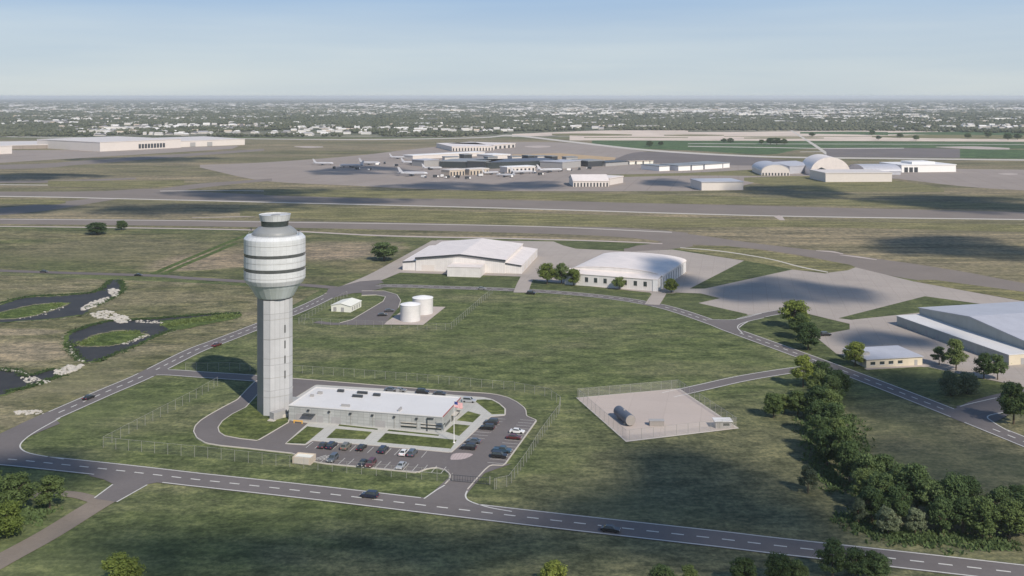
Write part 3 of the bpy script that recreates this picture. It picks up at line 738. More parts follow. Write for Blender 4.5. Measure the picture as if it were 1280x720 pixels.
aa = (Vector((5.85,-1.25))-Vector((1.25,-5.85))); nn = Vector((aa.y,-aa.x)).normalized(); ud = aa.normalized()
for zz in (12, 17.0, 22, 27.2):          # slot windows on the right hand facet
    c = Vector((1.25,-5.85))+ud*5.0
    w = MB(); a_ = c-ud*0.22+nn*0.03; b_ = c+ud*0.22+nn*0.03
    w.prism([(a_.x,a_.y),(b_.x,b_.y),(b_.x+nn.x*.04,b_.y+nn.y*.04),(a_.x+nn.x*.04,a_.y+nn.y*.04)], zz, zz+2.6); w.build("slot_window", M['band'], tower)
ap = MB(); ap.prism([(2.4,-8.6),(4.4,-9.6),(6.9,-5.2),(5.0,-3.9)], 0.2, 2.6); ap.build("entrance_porch", M['grey'], tower)
ap = MB(); ap.prism([(2.6,-10.6),(4.9,-10.9),(5.2,-9.6),(2.6,-8.8)], 0.15, 0.5); ap.prism([(4.6,-8.0),(7.4,-5.4),(7.0,-4.9),(4.3,-7.5)], 0.2, 1.3); ap.build("entrance_step", M['kerb'], tower)

# ------------------------------------------------------------------ the base building
def bldg(px_l, px_r, name, label, cat_, zt=0.0):
    """Empty at the front-left foot of a building, local x along its front, y to the rear"""
    a = g(*px_l); b = g(*px_r); d = (b-a); o = empty(name, a, math.atan2(d.y, d.x)); tag(o, label, cat_)
    return o, d.length
adm, AL = bldg((361,526.0),(553,541.3), "office_building", "long low grey panelled office with flat white roof beside the tower foot", "building")
AD, AH = 21.0, 4.9
MB().box(0,AL,0,AD,0,AH).build("wall", M['admin'], adm)
MB().box(0.35,AL-0.35,0.35,AD-0.35,AH,AH+0.06).build("roof", M['roofwhite'], adm)
pp = MB()
pp.box(-.05,AL+.05,-.05,.33,AH+.002,AH+.30).box(-.05,AL+.05,AD-.33,AD+.05,AH+.002,AH+.30).box(-.05,.33,.332,AD-.332,AH+.002,AH+.298)
pp.build("parapet", M['roofwhite'], adm)
MB().box(AL-.33,AL+.05,.332,AD-.332,AH+.002,AH+.298).build("parapet", M['roofwhite'], adm)
MB().box(AL+.053,AL+.12,.3,AD-.3,AH-.05,AH+.33).build("red_coping", M['red'], adm)
MB().box(.0,AL,-.07,-.052,AH-.22,AH-.02).build("gutter", M['coneroof'], adm)
def apx(px, py): 
    v = g(px, py).to_2d()-BO; return v.dot(U), v.dot(W)
for px in (386.5,413,440,467.5,494.5,522):                      # lamps on the front wall
    x = (px-361)/(553-361)*AL
    MB().box(x-.35,x+.35,-.45,-.002,AH-1.15,AH-.65).build("wall_lamp", M['dark'], adm)
    MB().box(x-.06,x+.06,-.10,-.002,0.1,AH-1.15).build("downpipe", M['galv'], adm)
for px, w in ((421.5,1.7),(477,1.7),(402,0.9)):
    x = (px-361)/(553-361)*AL
    MB().box(x-w,x+w,-.05,-.003,0.12,2.4).build("door", M['grey'], adm)
for px0, px1 in ((502.5,521.5),(527,552)):
    x0, x1 = [(p-361)/(553-361)*AL for p in (px0, px1)]; x1 = min(x1, AL-.05)
    for z0, z1 in ((0.85,1.5),(2.05,2.45)):
        w = MB().box(x0,x1,-.06,-.003,z0,z1).build("window", M['glass'], adm)
        MB().box(x0,x1,-.30,-.061,z1-.01,z1+.12).build("sunshade", M['kerb'], w)
MB().box(AL-5.0,AL-4.8,-.45,-.25,0,AH-.3).box(AL-5.0,AL-2.8,-.5,-.2,AH-.6,AH-.35).build("entrance_canopy", M['dark'], adm)
MB().box(AL+.003,AL+.06,3,8.5,0.9,1.7).build("window", M['glass'], adm)
MB().box(AL+.003,AL+.06,1,3,2.0,2.4).build("window", M['glass'], adm)
for y0 in (10.0, 16.0):
    MB().box(AL+.003,AL+.06,y0,y0+3.2,0.15,2.2).build("door", M['glass'], adm)
    MB().box(AL+.061,AL+1.5,y0-.3,y0+3.5,2.45,2.62).build("door_canopy", M['kerb'], adm)
x = (376-361)/(553-361)*AL                                          # service bay
MB().box(x-1.5,x+5.5,-.05,-.003,0.05,2.6).build("garage_door", M['grey'], adm)
MB().box(x+1.2,x+5.3,-1.6,-.051,2.7,2.9).build("garage_canopy", M['dark'], adm)
for px, py, w, d in ((426,490,2.2,1.0),(453,492.3,3.6,.8),(447,496.6,3.6,.8),(471,495,2.4,1.0),(400,492.5,1.6,.8),(390,496,1.2,.6),(497,489.5,1.0,.8),(432,508.5,3,0.3),(500,513,.5,2.5)):
    v = g(px, py, AH).to_2d()-BO; cx, cy = v.dot(U), v.dot(W)
    MB().box(cx-w/2,cx+w/2,cy-d/2,cy+d/2,AH+.061,AH+.85).build("roof_vent", M['dark'] if w*d > 1.6 and px < 480 else M['grey'], adm)
lk = g(363,509); lkw = MB().box(-6.8,-.003,9.8,14.5,0,3.0).build("link_passage", M['grey'], adm)
MB().box(-6.8,-.01,9.7,14.6,3.002,3.2).build("link_roof", M['admin'], adm)

def thing(name, label, cat_, loc, rz=0, group=None, scale=None):
    o = empty(name, loc, rz); tag(o, label, cat_, group)
    if scale: o.scale = scale
    return o
# yellow guard rail by the service bay
t = thing("guard_rail", "low yellow guard rail in front of the office service bay", "guard rail", g(372.5,529.2,LOTZ), RZ)
for dx in (-1.4,1.4): MB().tube((dx,0,0),(dx,0,1.0),.16,.16,8).build("post", M['yellow'], t)
MB().box(-1.6,1.6,-.1,.1,.62,.98).build("rail", M['yellow'], t)
# flagpole
fp = thing("flagpole", "white flagpole with a red striped flag beside the office east end", "flagpole", g(567.5,553.5,lz))
MB().lathe([(0.35,0),(0.35,.25),(.14,.3),(.07,12.9),(.12,13.0),(.02,13.2)], 10).build("pole", M['whitepaint'], fp, smooth=True)
fl = MB(); ff = []
def fpnt(u, v):
    return Vector((0.1+u*2.5, 0.25*math.sin(u*5.5+v)*u+0.2*u, 12.6-v*1.7-u*0.55))
for i in range(12):
    for j in range(13):
        fl.mi = 2 if (i < 5 and j < 7) else (0 if j % 2 == 0 else 1)
        fl.quad(fpnt(i/12,j/13), fpnt((i+1)/12,j/13), fpnt((i+1)/12,(j+1)/13), fpnt(i/12,(j+1)/13))
fl.build("flag", [M['flagred'],M['whitepaint'],M['flagblue']], fp)
# enclosure for bins
bn = thing("bin_enclosure", "small tan walled bin enclosure at the corner of the parking lot", "enclosure", g(365.5,579.5), RZ)
e = MB(); e.box(0,5.6,0,.2,0,2.0).box(0,5.6,3.6,3.8,0,2.0).box(0,.2,.202,3.598,0,2.0).box(5.4,5.6,.202,3.598,0,2.0); e.build("wall", M['tan'], bn)
MB().box(.2,5.4,.2,3.6,1.6,1.7).build("cover", M['tent'], bn)
for x0 in (0.5, 2.85): MB().box(x0,x0+2.25,-.08,-.003,.1,1.8).build("gate", M['kerb'], bn)

# ------------------------------------------------------------------ fences
def fence(label, px, hgt=3.0, step=3.6, mat='mesh', closed=False, maxposts=100, rails=True):
    P = gp(px)
    if closed: P = P+[P[0]]
    o = thing("chain_link_fence", label, "fence", (P[0].x,P[0].y,0)); off = P[0]
    L = sum((b-a).length for a, b in zip(P, P[1:]))
    Q = resample(P, max(step, L/(maxposts-2)))
    me = MB(); me.tube((0,0,0),(0,0,hgt),0.06,0.05,6); pm = None
    for q in Q:
        if pm is None: po = me.build("post", M['galv'], o); pm = po.data
        else: po = link("post", pm, None, o)
        po.location = (q.x-off.x, q.y-off.y, 0)
    ms = MB(); rl = MB()
    for a, b in zip(P, P[1:]):
        a = a-off; b = b-off
        ms.quad((a.x,a.y,.05),(b.x,b.y,.05),(b.x,b.y,hgt-.05),(a.x,a.y,hgt-.05))
        rl.tube((a.x,a.y,hgt),(b.x,b.y,hgt),.035,.035,4)
    ms.build("mesh_panel", M[mat], o); rl.build("top_rail", M['galv'], o)
    return o
fence("chain link fence along the main road side of the tower lawn", [(129,560),(167,564),(203,567.5),(240,571),(297,577),(355,583),(414,589.5),(496,597),(540,600.5),(561,602)], 3.3, 4.4)
fence("chain link fence running diagonally up the west side of the tower lawn", [(129,559.6),(160,543),(207,518),(242,500),(272,482.5)], 3.3, 4.2)
fence("chain link fence behind the tower and the office road", [(232,463.5),(285,463),(330,465),(370,466.5),(440,471),(542,479),(607,485),(640,487.5),(685,496),(700,506)], 3.0, 4.2)
fence("chain link fence between the east parking row and the open grass", [(700.5,506.8),(699,517),(689,530),(675,550),(660,575),(648,592),(636,608),(618,612)], 3.0, 3.2)
fence("chain link fence round the low side of the two white tanks", [(616,366.5),(600,380),(580,398),(563,412.5),(520,412),(470,409.5),(420,407),(374,405.5)], 3.0, 4.2)
fence("chain link fence west of the small white fabric hut", [(373,404.8),(392,394),(412,382.5),(434,371)], 3.0, 4.2)
fence("chain link fence enclosing the square concrete pad", PADPX, 3.4, 4.0, 'padmesh', closed=True)
# swing gate on the entrance road
gt = thing("entrance_gate", "dark sliding gate across the entrance road from the main road", "gate", g(565,602), RZ)
mb = MB(); mb.tube((0,0,.25),(10.5,0,.25),.07,.07,5); mb.tube((0,0,1.9),(10.5,0,1.9),.07,.07,5)
for k in range(15): mb.tube((k*.75,0,.25),(k*.75,0,1.9),.045,.045,4)
mb.build("gate_leaf", M['dark'], gt)
for k in (0, 10.7): MB().tube((k,0.15,0),(k,0.15,2.3),.12,.12,6).build("post", M['galv'], gt)

# ------------------------------------------------------------------ things on the fenced pad
M['tanbox'] = plain('weathered_tan', (.29,.265,.24), .8)
def cyl_tank(px, py, px2, py2, r, label):
    a = g(px, py); b = g(px2, py2); d = b-a; L = d.length
    o = thing("storage_tank", label, "tank", a, math.atan2(d.y, d.x))
    n = MB(); n.lathe([(r*.94,-.12),(r,0.0),(r,L),(r*.93,L+.15),(r*.7,L+.38),(0.2,L+.55)], 28, c=(0,0,r+.35), axis='x'); n.build("shell", M['steeltank'], o, smooth=True)
    MB().lathe([(r*.95,-.125),(r*.92,-.2)], 28, c=(0,0,r+.35), axis='x').build("end_cap", M['tanbox'], o)
    for x in (L*.2, L*.8): MB().box(x-.3,x+.3,-r*.8,r*.8,0,.75).build("saddle", M['kerb'], o)
    MB().lathe([(.35,0),(.35,.35)], 12, c=(L*.5,0,2*r+.3)).build("hatch", M['grey'], o)
cyl_tank(788,533.5, 773,521.5, 1.75, "dark blue grey horizontal cylinder tank lying on the fenced pad")
o = thing("steel_cabinet", "low tan cabinet box beside the cylinder tank on the fenced pad", "cabinet", g(812,533.3), RZ+R(12))
MB().box(0,4.7,0,1.9,.15,1.75).build("body", M['tanbox'], o, bevel=.06); MB().box(-.1,4.8,-.1,2.0,1.752,1.9).build("lid", M['grey'], o); MB().box(.1,4.6,.1,1.8,0,.15).build("plinth", M['kerb'], o)
o = thing("guard_shelter", "small white roofed shelter at the right corner of the fenced pad", "shelter", g(894,536.5), RZ+R(14))
MB().box(.2,5.2,.2,3.3,0,2.3).build("wall", M['grey'], o); MB().box(-.2,5.6,-.2,3.7,2.302,2.55).build("roof", M['roofwhite'], o)
MB().box(.8,1.8,.12,.198,.05,2.0).build("door", M['galv'], o); MB().box(2.6,4.6,.14,.198,1.0,1.8).build("window", M['glass'], o)

# ------------------------------------------------------------------ tanks and hut
def vtank(px, py, r, h, label):
    o = thing("storage_tank", label, "tank", g(px, py), 0, "upright white storage tanks")
    MB().lathe([(r,0.02),(r,h)], 40).build("shell", M['tankwhite'], o, smooth=True)
    MB().lathe([(r+.12,h+.002),(r+.12,h+.12),(r*.5,h+.75),(.3,h+1.15)], 40).build("roof", M['whitepaint'], o, smooth=True)
    lad = MB()
    for s in (-.25,.25): lad.box(-r-.25,-r-.18,s-.04,s+.04,0,h+.6)
    for k in range(int(h/.5)): lad.box(-r-.24,-r-.19,-.2,.2,.4+k*.5,.46+k*.5)
    lad.build("ladder", M['galv'], o)
vtank(513,400.5,4.7,7.6,"nearer of two white upright storage tanks with a domed top")
vtank(528.5,391.5,5.0,7.6,"farther white upright storage tank half hidden behind its twin")
o, L = bldg((414,389.2),(438,390.6), "fabric_hut", "small white gabled hut on grass near the two tanks", "hut")
d = 13.5; hh = 3.0
MB().extrude_y([(0,0),(L,0),(L,hh),(L/2,hh+1.1),(0,hh)], 0, d).build("wall", M['tent'], o)
rf = MB(); rf.extrude_y([(-.3,hh-.06),(L/2,hh+1.13),(L+.3,hh-.06),(L+.3,hh+.12),(L/2,hh+1.32),(-.3,hh+.12)][::-1], -.3, d+.3); rf.build("roof", M['tent'], o)
for x in (1.2, 5.2): MB().box(x,x+1.6,-.06,-.003,.05,2.2).build("door", M['grey'], o)
for y in (2, 4.7, 7.5, 10.4): MB().box(L+.003,L+.06,y,y+1.2,.5,2.2).build("window", M['grey'], o)

# ------------------------------------------------------------------ hangars
o, L = bldg((503,338),(652,342.6), "hangar", "large white gabled hangar with side wings and front annex", "hangar")
D = 66; x0, x1 = 8.5, L-10; ev, ap_, wg = 8.0, 10.6, 5.2
cx = (x0+x1)/2
MB().extrude_y([(x0,0),(x1,0),(x1,ev),(cx,ap_),(x0,ev)], 0, D).build("hall", M['whitewall'], o)
rf = MB(); rf.extrude_y([(x0-.4,ev-.1),(cx,ap_+.02),(x1+.4,ev-.1),(x1+.4,ev+.25),(cx,ap_+.38),(x0-.4,ev+.25)][::-1], -.6, D+.6); rf.build("roof", M['roof'], o)
fa = MB(); fa.extrude_y([(x0-.45,ev-.75),(cx,ap_-.62),(x1+.45,ev-.75),(x1+.45,ev+.27),(cx,ap_+.4),(x0-.45,ev+.27)][::-1], -.9, -.62); fa.build("fascia", M['dark'], o)
for (a, b, nm) in ((0,x0-.003,"left"),(x1+.003,L,"right")):
    sl = [(a,0),(b,0),(b,wg+.8 if nm=="left" else wg+1.2),(a,wg)] if nm=="left" else [(a,0),(b,0),(b,wg-.3),(a,wg+1.0)]
    w = MB().extrude_y(sl, 0.6, D-1).build("wing", M['whitewall'], o)
    zt = (sl[3][1], sl[2][1])
    MB().extrude_y([(a-.2 if nm=="left" else a, zt[0]),(b+.2 if nm=="right" else b, zt[1]),(b+.2 if nm=="right" else b, zt[1]+.25),(a-.2 if nm=="left" else a, zt[0]+.25)], .2, D-.6).build("wing_roof", M['roof'], w)
    MB().extrude_y([(a, zt[0]-.35),(b, zt[1]-.35),(b, zt[1]+.26),(a, zt[0]+.26)], .0, .19).build("fascia", M['dark'], w)
b_, c_ = g(559,345.6), g(600,347.2)
inv = Matrix.Rotation(-o.rotation_euler.z, 3, 'Z')
q0_ = inv@(b_-o.location); q1_ = inv@(c_-o.location)
an = MB().box(q0_.x,q1_.x,q0_.y,-.003,0,5.6).build("annex", M['whitewall'], o)
MB().box(q0_.x-.2,q1_.x+.2,q0_.y-.2,-.95,5.602,5.85).build("annex_roof", M['roof'], an)
for y in (10, 24, 38, 52): MB().box(L+.003,L+.05,y,y+6,.05,3.6).build("door", M['farwhite'], o)
MB().box(12,20,-.06,-.003,.05,3.8).build("door", M['farwhite'], o)

o, L = bldg((706,355.4),(822,364.6), "hangar", "white hangar with low arched roof and a row of dark front windows", "hangar")
D = 66; eh = 6.3
MB().box(0,L,0,9,0,eh).build("front_block", M['whitewall'], o)
MB().extrude_x([(-.3,eh+.002),(9,eh+1.3),(9,eh+1.5),(-.3,eh+.3)], -.2, L+.2).build("front_roof", M['roof'], o)
prof = [(0,0),(L,0),(L,eh)] + [(L/2+(L/2)*math.cos(t), eh+3.2*math.sin(t)**0.9) for t in np.linspace(0.05, math.pi-.05, 22)] + [(0,eh)]
MB().extrude_y(prof, 9.003, D).build("hall", M['whitewall'], o)
ar = [(L/2+(L/2+.25)*math.cos(t), eh+.05+3.3*math.sin(t)**0.9) for t in np.linspace(0.02, math.pi-.02, 26)]
MB().extrude_y(ar + [(x, z+.25) for x, z in reversed(ar)], 8.9, D+.3).build("roof", M['roof'], o, smooth=True)
for px in (734,745.5,757.5,769.5,782.5,795,807):
    x = (px-706)/(822-706)*L
    w = MB().box(x-.95,x+.95,-.06,-.003,2.3,4.9).build("window", M['glass'], o)
    MB().box(x-1.15,x+1.15,-.12,-.061,2.05,2.28).build("sill", M['farwhite'], w)
MB().box(L-2.6,L+.1,-.3,-.003,0,eh-.1).build("corner_pier", M['whitepaint'], o)
for k in range(11):
    y = 3+k*5.6; MB().box(L+.003,L+.35,y,y+2.0,0,eh-.1).build("pilaster", M['whitepaint'], o)
    if k < 10: MB().box(L+.003,L+.05,y+2.5,y+5.1,.4,eh-.6).build("bay_door", M['grey'], o)

# right hand hangar, end gable towards the left
A3 = g(1121,406.2); B3 = g(1261,457)
dv = (A3-B3); L3 = dv.length
o = thing("hangar", "big grey roofed hangar at the right edge with a lower lean-to along its gable end", "hangar", B3, math.atan2(dv.y,dv.x)-math.pi/2)   # local +y to the far end, +x to the right
MB().box(0,12,0,L3,0,4.1).build("lean_to", M['greendark'], o)
MB().box(-.25,12,-.25,L3+.25,4.102,4.35).build("lean_to_roof", M['roofwhite'], o)
gy = [(0,0),(L3,0),(L3,7.2),(L3*.52,10.4),(0,7.2)]
MB().extrude_x(gy, 12.003, 85).build("hall", M['greendark'], o)
rp = [(-.6,7.1),(L3*.52,10.45),(L3+.6,7.1),(L3+.6,7.4),(L3*.52,10.8),(-.6,7.4)]
MB().extrude_x(rp, 11.6, 85.5).build("roof", M['greyroof'], o)
MB().box(0.002,85,-.08,-.003,0,4.05).build("front_wall", M['cream'], o)
MB().box(12.1,85,-.08,-.003,4.36,7.0).build("front_wall", M['cream'], o)
for x in (5.5,17,30): MB().box(x,x+1.6,-.16,-.081,.05,2.6).build("door", M['grey'], o)
for k in range(9):
    y = 5+k*7.4; MB().box(-.06,-.003,y,y+1.6,.05,2.4).build("door", M['grey'], o)
# little office by the loop road
o, L = bldg((1083,460.5),(1153,456.5), "flat_roofed_office", "small cream building with flat grey roof and four windows beside the loop road", "building")
D = 17
MB().box(0,L,0,D,0,3.3).build("wall", M['cream'], o)
MB().box(-.3,L+.3,-.4,D+.3,3.302,3.6).build("roof", M['greyroof'], o)
for px in (1091,1102.5,1113.5,1125):
    x = (px-1083)/(1153-1083)*L; w = MB().box(x-1,x+1,-.06,-.003,1.2,2.4).build("window", M['glass'], o); MB().box(x-1.15,x+1.15,-.14,-.061,1.05,1.2).build("sill", M['whitepaint'], w)
MB().box(L-3.5,L-2.2,-.06,-.003,.05,2.3).build("door", M['grey'], o)
MB().box(-1,L+1,-1.8,-.1,0.01,.16).build("footing_walk", M['pad'], o)
MB().box(-.06,-.003,3,5,.05,2.3).build("door", M['grey'], o)
MB().box(2,5,6,8,3.602,4.5).build("roof_unit", M['galv'], o)

# ------------------------------------------------------------------ far airport buildings
def simple(px_l, px_r, name, label, cat_, D, Hh, roof='flat', rise=3, wall='farwhite', roofm='roof', doors=0, group=None, rot=None):
    o, L = bldg(px_l, px_r, name, label, cat_)
    if group: o["group"] = group
    if roof == 'flat':
        MB().box(0,L,0,D,0,Hh).build("wall", M[wall], o); MB().box(-.6,L+.6,-.6,D+.6,Hh+.01,Hh+1.0).build("roof", M[roofm], o)
    elif roof == 'gable':            # ridge along the front
        MB().extrude_x([(0,0),(D,0),(D,Hh),(D/2,Hh+rise),(0,Hh)], 0, L).build("wall", M[wall], o)
        MB().extrude_x([(-.6,Hh),(D/2,Hh+rise+.1),(D+.6,Hh),(D+.6,Hh+.7),(D/2,Hh+rise+.8),(-.6,Hh+.7)], -.6, L+.6).build("roof", M[roofm], o)
    else:                            # barrel, axis to the rear ('arch') or along the front ('vault')
        n = 20
        if roof == 'arch':
            pr = [(L/2+L/2*math.cos(t), Hh+rise*math.sin(t)) for t in np.linspace(0, math.pi, n)]
            MB().extrude_y([(0,0),(L,0)]+pr, 0, D).build("wall", M[wall], o)
            pr = [(L/2+(L/2+.5)*math.cos(t), Hh+.1+rise*math.sin(t)) for t in np.linspace(0, math.pi, n)]
            MB().extrude_y(pr+[(x,z+.8) for x,z in reversed(pr)], .6, D+.6).build("roof", M[roofm], o, smooth=True)
        else:
            pr = [(D/2+D/2*math.cos(t), Hh+rise*math.sin(t)) for t in np.linspace(0, math.pi, n)]
            MB().extrude_x([(0,0),(D,0)]+pr, 0, L).build("wall", M[wall], o)
            pr = [(D/2+(D/2+.5)*math.cos(t), Hh+.1+rise*math.sin(t)) for t in np.linspace(0, math.pi, n)]
            MB().extrude_x(pr+[(x,z+.8) for x,z in reversed(pr)], -.6, L+.6).build("roof", M[roofm], o, smooth=True)
    for k in range(doors):
        w = L/doors; MB().box((k+.28)*w,(k+.72)*w,-.3,-.02,.2,Hh*.72).build("door", M['dark'] if wall != 'grey' else M['glass'], o)
    return o, L

# left: the very long factory
o, L = simple((125,189.5),(226,184.6), "factory", "very long pale factory at the left with nine dark doors in a row", "factory", 230, 17, wall='farwhite', roofm='farwhite')
for k in range(9):
    x = L*(.46+k*.038); MB().box(x,x+L*.027,-.5,-.02,2.5,11).build("dock_door", M['dark'], o)
o, L = simple((226,184),(306,181), "factory", "pale factory block east of the nine dark doors", "factory", 190, 12, wall='farwhite', roofm='farwhite')
for k, (a, b) in enumerate(((.14,.22),(.40,.48))): MB().box(L*a,L*b,-.5,-.02,.5,9).build("dock_door", M['grey'], o)
o, L = simple((-200,190.5),(120,184.5), "factory", "long low pale factory wing behind the west apron", "factory", 190, 7, wall='apronfar', roofm='farwhite')
o, L = simple((-60,195.5),(15,192), "factory", "white block at the far left edge before the factory", "factory", 80, 14, wall='farwhite', roofm='farwhite')

# terminal group
simple((516,199.5),(606,194.6), "terminal_hall", "long white roofed hall at the back of the terminal", "terminal", 26, 6, roofm='whitepaint')
simple((565,189),(617,188.2), "concourse", "white gable fronted concourse with many dark openings behind the terminal", "terminal", 150, 8, doors=14)
simple((617,186.6),(644,184.2), "concourse", "white concourse end with dark openings behind the terminal", "terminal", 110, 8, doors=5)
simple((530,208.5),(548,207.4), "terminal_block", "plain grey cube block beside the parked jets", "terminal", 30, 9, wall='grey', roofm='greyroof')
simple((549,209.5),(612,211), "terminal_block", "dark terminal block under the long white hall", "terminal", 70, 9, wall='glass', roofm='coneroof', doors=0)
simple((584,210.5),(606,211.2), "terminal_block", "dark glazed bay projecting from the middle of the terminal", "terminal", 20, 10.5, wall='dark', roofm='coneroof')
simple((612,211),(700,208.2), "terminal_block", "long dark terminal block with a blue grey roof", "terminal", 60, 9, wall='glass', roofm='steeltank', doors=0)
simple((703,211),(726,208.6), "terminal_block", "grey square block at the east end of the terminal", "terminal", 40, 9, wall='grey', roofm='greyroof')
simple((735,208.6),(756,207.6), "terminal_block", "dark low block right of the grey square block", "terminal", 40, 8, wall='dark', roofm='coneroof')
simple((757,208),(785,206), "terminal_block", "striped low terminal block at its eastern tip", "terminal", 30, 5, wall='grey', roofm='dark')
simple((616,200.5),(638,199.2), "terminal_block", "small white box above the terminal roof line", "terminal", 40, 8, wall='farwhite', roofm='whitepaint')
simple((562,220.3),(581,219), "pier_building", "cream pier with two rows of dark windows beside the big jet", "terminal", 18, 7.5, wall='tan', roofm='farwhite', doors=5)
simple((587,218.8),(611,217.4), "pier_building", "cream pier with dark windows right of its neighbour", "terminal", 18, 7, wall='tan', roofm='farwhite', doors=6)
simple((634,216),(669,214.4), "pier_building", "pale pier between the two right hand jets", "terminal", 20, 7, wall='farwhite', roofm='whitepaint', doors=7)
for k, (a, b, y) in enumerate(((787,793.5,205.6),(796,803,205.3),(805,812,205),(813,816.5,204.8))):
    simple((a,y),(b,y-.3), "store_shed", "%s of four little cream sheds right of the terminal" % ("leftmost","second","third","rightmost")[k], "shed", 12, 4, wall='tent', roofm='tan', group="little cream sheds")
for k, (a, b, y, ya) in enumerate(((824,837,214,213.4),(848,863,213.6,212.9),(865,879,212.8,212),(881,903,211.6,210.2),(904,912,210,209.4))):
    simple((a,y),(b,ya), "box_hangar", "%s white box hangar in the row right of the terminal" % ("first","second","third","widest","last little")[k], "hangar", 42, 6.5, wall='whitepaint', roofm='coneroof', group="box hangars in a row")
simple((716.5,233.6),(761,233.4), "gabled_shed", "white gabled shed with an arcade of dark doors, in front of the terminal", "shed", 46, 6.5, 'gable', 5.5, doors=11)
simple((762,231.5),(779,228.4), "side_shed", "plain white shed joined to the right of the arcaded shed", "shed", 40, 7.5, 'flat')
simple((877,238.2),(929,237.6), "metal_shed", "pale square shed alone on the apron between arcaded shed and arched hangar", "shed", 42, 9, 'flat', roofm='greyroof')
simple((952,219.4),(987,219.6), "arched_hangar", "arched hangar with a white ribbed door front and grey roof", "hangar", 75, 5, 'arch', 9, roofm='greyroof', doors=9)
simple((987,217.5),(1016,215.6), "metal_shed", "grey roofed shed between the arched hangar and the big dome hangar", "shed", 60, 10, 'gable', 4, wall='greyroof', roofm='greyroof')
o = thing("dome_hangar", "big pale barrel vaulted hangar with a dark open end", "hangar", g(1038,219.5), R(-6))
n = 24; rr_ = 26
pr = [(rr_*math.cos(t), 3+rr_*.82*math.sin(t)) for t in np.linspace(0, math.pi, n)]
MB().extrude_y([(-rr_,0),(rr_,0)]+pr, 0, 75).build("shell", M['roof'], o, smooth=True)
MB().extrude_y([(-rr_*.9,0.2),(-rr_*.1,.2),(-rr_*.1,7),(-rr_*.45,11),(-rr_*.9,5)], -.3, -.01).build("door", M['dark'], o)
simple((1032,227.6),(1115,227.2), "long_shed", "long white shed in front of the big dome hangar", "shed", 55, 10.5, 'flat', wall='farwhite', roofm='farwhite')
simple((1081,218.8),(1126,218.4), "vault_hangar", "grey vaulted shed with rounded eaves behind the long white shed", "shed", 50, 4, 'vault', 8, wall='greyroof', roofm='greyroof')
o, L = simple((1127,215.6),(1195,214.8), "white_hangar", "white hangar with three dark doors at the far right", "hangar", 60, 9.5, 'flat', wall='whitepaint', roofm='whitepaint')
for k in range(3): MB().box(L*(.05+k*.09),L*(.115+k*.09),-.4,-.02,.3,7).build("door", M['dark'], o)
MB().box(L*.30,L*.72,15,45,10.6,13.5).build("roof_monitor", M['whitepaint'], o)

# ------------------------------------------------------------------ airliners
def airliner():
    o = empty("airliner", (0,0,0))
    MB().lathe([(.3,-19),(.9,-16.5),(1.6,-12.5),(1.95,-9),(2,-6),(2,13),(1.9,15.5),(1.4,17.7),(.7,18.8),(.1,19.2)], 20, c=(0,0,3.6), axis='x').build("fuselage", M['jet'], o, smooth=True)
    for s in (1,-1):
        w = MB(); w.add([(3,1.6*s,2.7),(-3.6,1.6*s,2.7),(-5.8,17.5*s,4.0),(-4.2,17.5*s,4.0),(3,1.6*s,3.15),(-3.6,1.6*s,3.0),(-5.8,17.5*s,4.15),(-4.2,17.5*s,4.2)], [(0,3,2,1),(4,5,6,7),(0,1,5,4),(1,2,6,5),(2,3,7,6),(3,0,4,7)])
        w.build("wing", M['jet'], o)
        MB().lathe([(.7,-2),(1.05,-.8),(1.05,1.4),(.9,1.6)], 14, c=(.8,5.7*s,2.0), axis='x').build("engine", M['steeltank'], o, smooth=True)
        w = MB(); w.add([(-14,.5*s,4.4),(-17.5,.5*s,4.4),(-18.8,6.5*s,4.9),(-17.4,6.5*s,4.9),(-14,.5*s,4.65),(-17.5,.5*s,4.6),(-18.8,6.5*s,5),(-17.4,6.5*s,5.02)], [(0,3,2,1),(4,5,6,7),(0,1,5,4),(1,2,6,5),(2,3,7,6),(3,0,4,7)])
        w.build("tailplane", M['jet'], o)
    MB().add([(-12.5,-.2,5.2),(-17.5,-.2,5.0),(-20,-.15,11.4),(-17.6,-.15,11.4),(-12.5,.2,5.2),(-17.5,.2,5.0),(-20,.15,11.4),(-17.6,.15,11.4)], [(0,1,2,3),(7,6,5,4),(0,4,5,1),(1,5,6,2),(2,6,7,3),(3,7,4,0)]).build("tail_fin", M['jet'], o)
    for x, y in ((13.5,0),(-1.5,3),(-1.5,-3)): MB().tube((x,y,.6),(x,y,2.2),.2,.2,6).lathe([(.6,-.3),(.6,.3)], 12, c=(x,y,.6), axis='y').build("landing_gear", M['tyre'], o)
    MB().box(-11,15,-2.02,-1.9,4.0,4.3).box(-11,15,1.9,2.02,4.0,4.3).build("cabin_windows", M['dark'], o)
    return o
jets = [(516,220,-6,1.05,"large white airliner nosed toward the cream pier, tail to the left"),
        (404,206.5,-8,.85,"white airliner farthest left on the terminal apron"),
        (440,209.5,170,.95,"white airliner with dark equipment under it, second from the left"),
        (515,205.5,-5,.9,"small white airliner behind the large one"),
        (498,198.6,-5,.8,"distant small jet at the left end of the long white hall"),
        (613,218,35,.7,"small jet parked right of the second cream pier"),
        (652,217.3,20,.85,"white jet parked below the long dark terminal block"),
        (687,215.2,12,.95,"rightmost white jet parked before the terminal"),
        (462,206,-12,.9,"white jet third from the left, near the back of the apron"), (632,221,160,.7,"small jet farthest forward on the apron, facing left"), (540,212,8,.75,"jet tucked against the plain grey cube block")]
proto = airliner()
for i, (px, py, a, s, lb) in enumerate(jets):
    o = proto if i == 0 else copy_tree(proto)
    o.location = g(px, py); o.rotation_euler = (0,0,R(a)); o.scale = (s,s,s); tag(o, lb, "airliner", "airliners at the terminal")

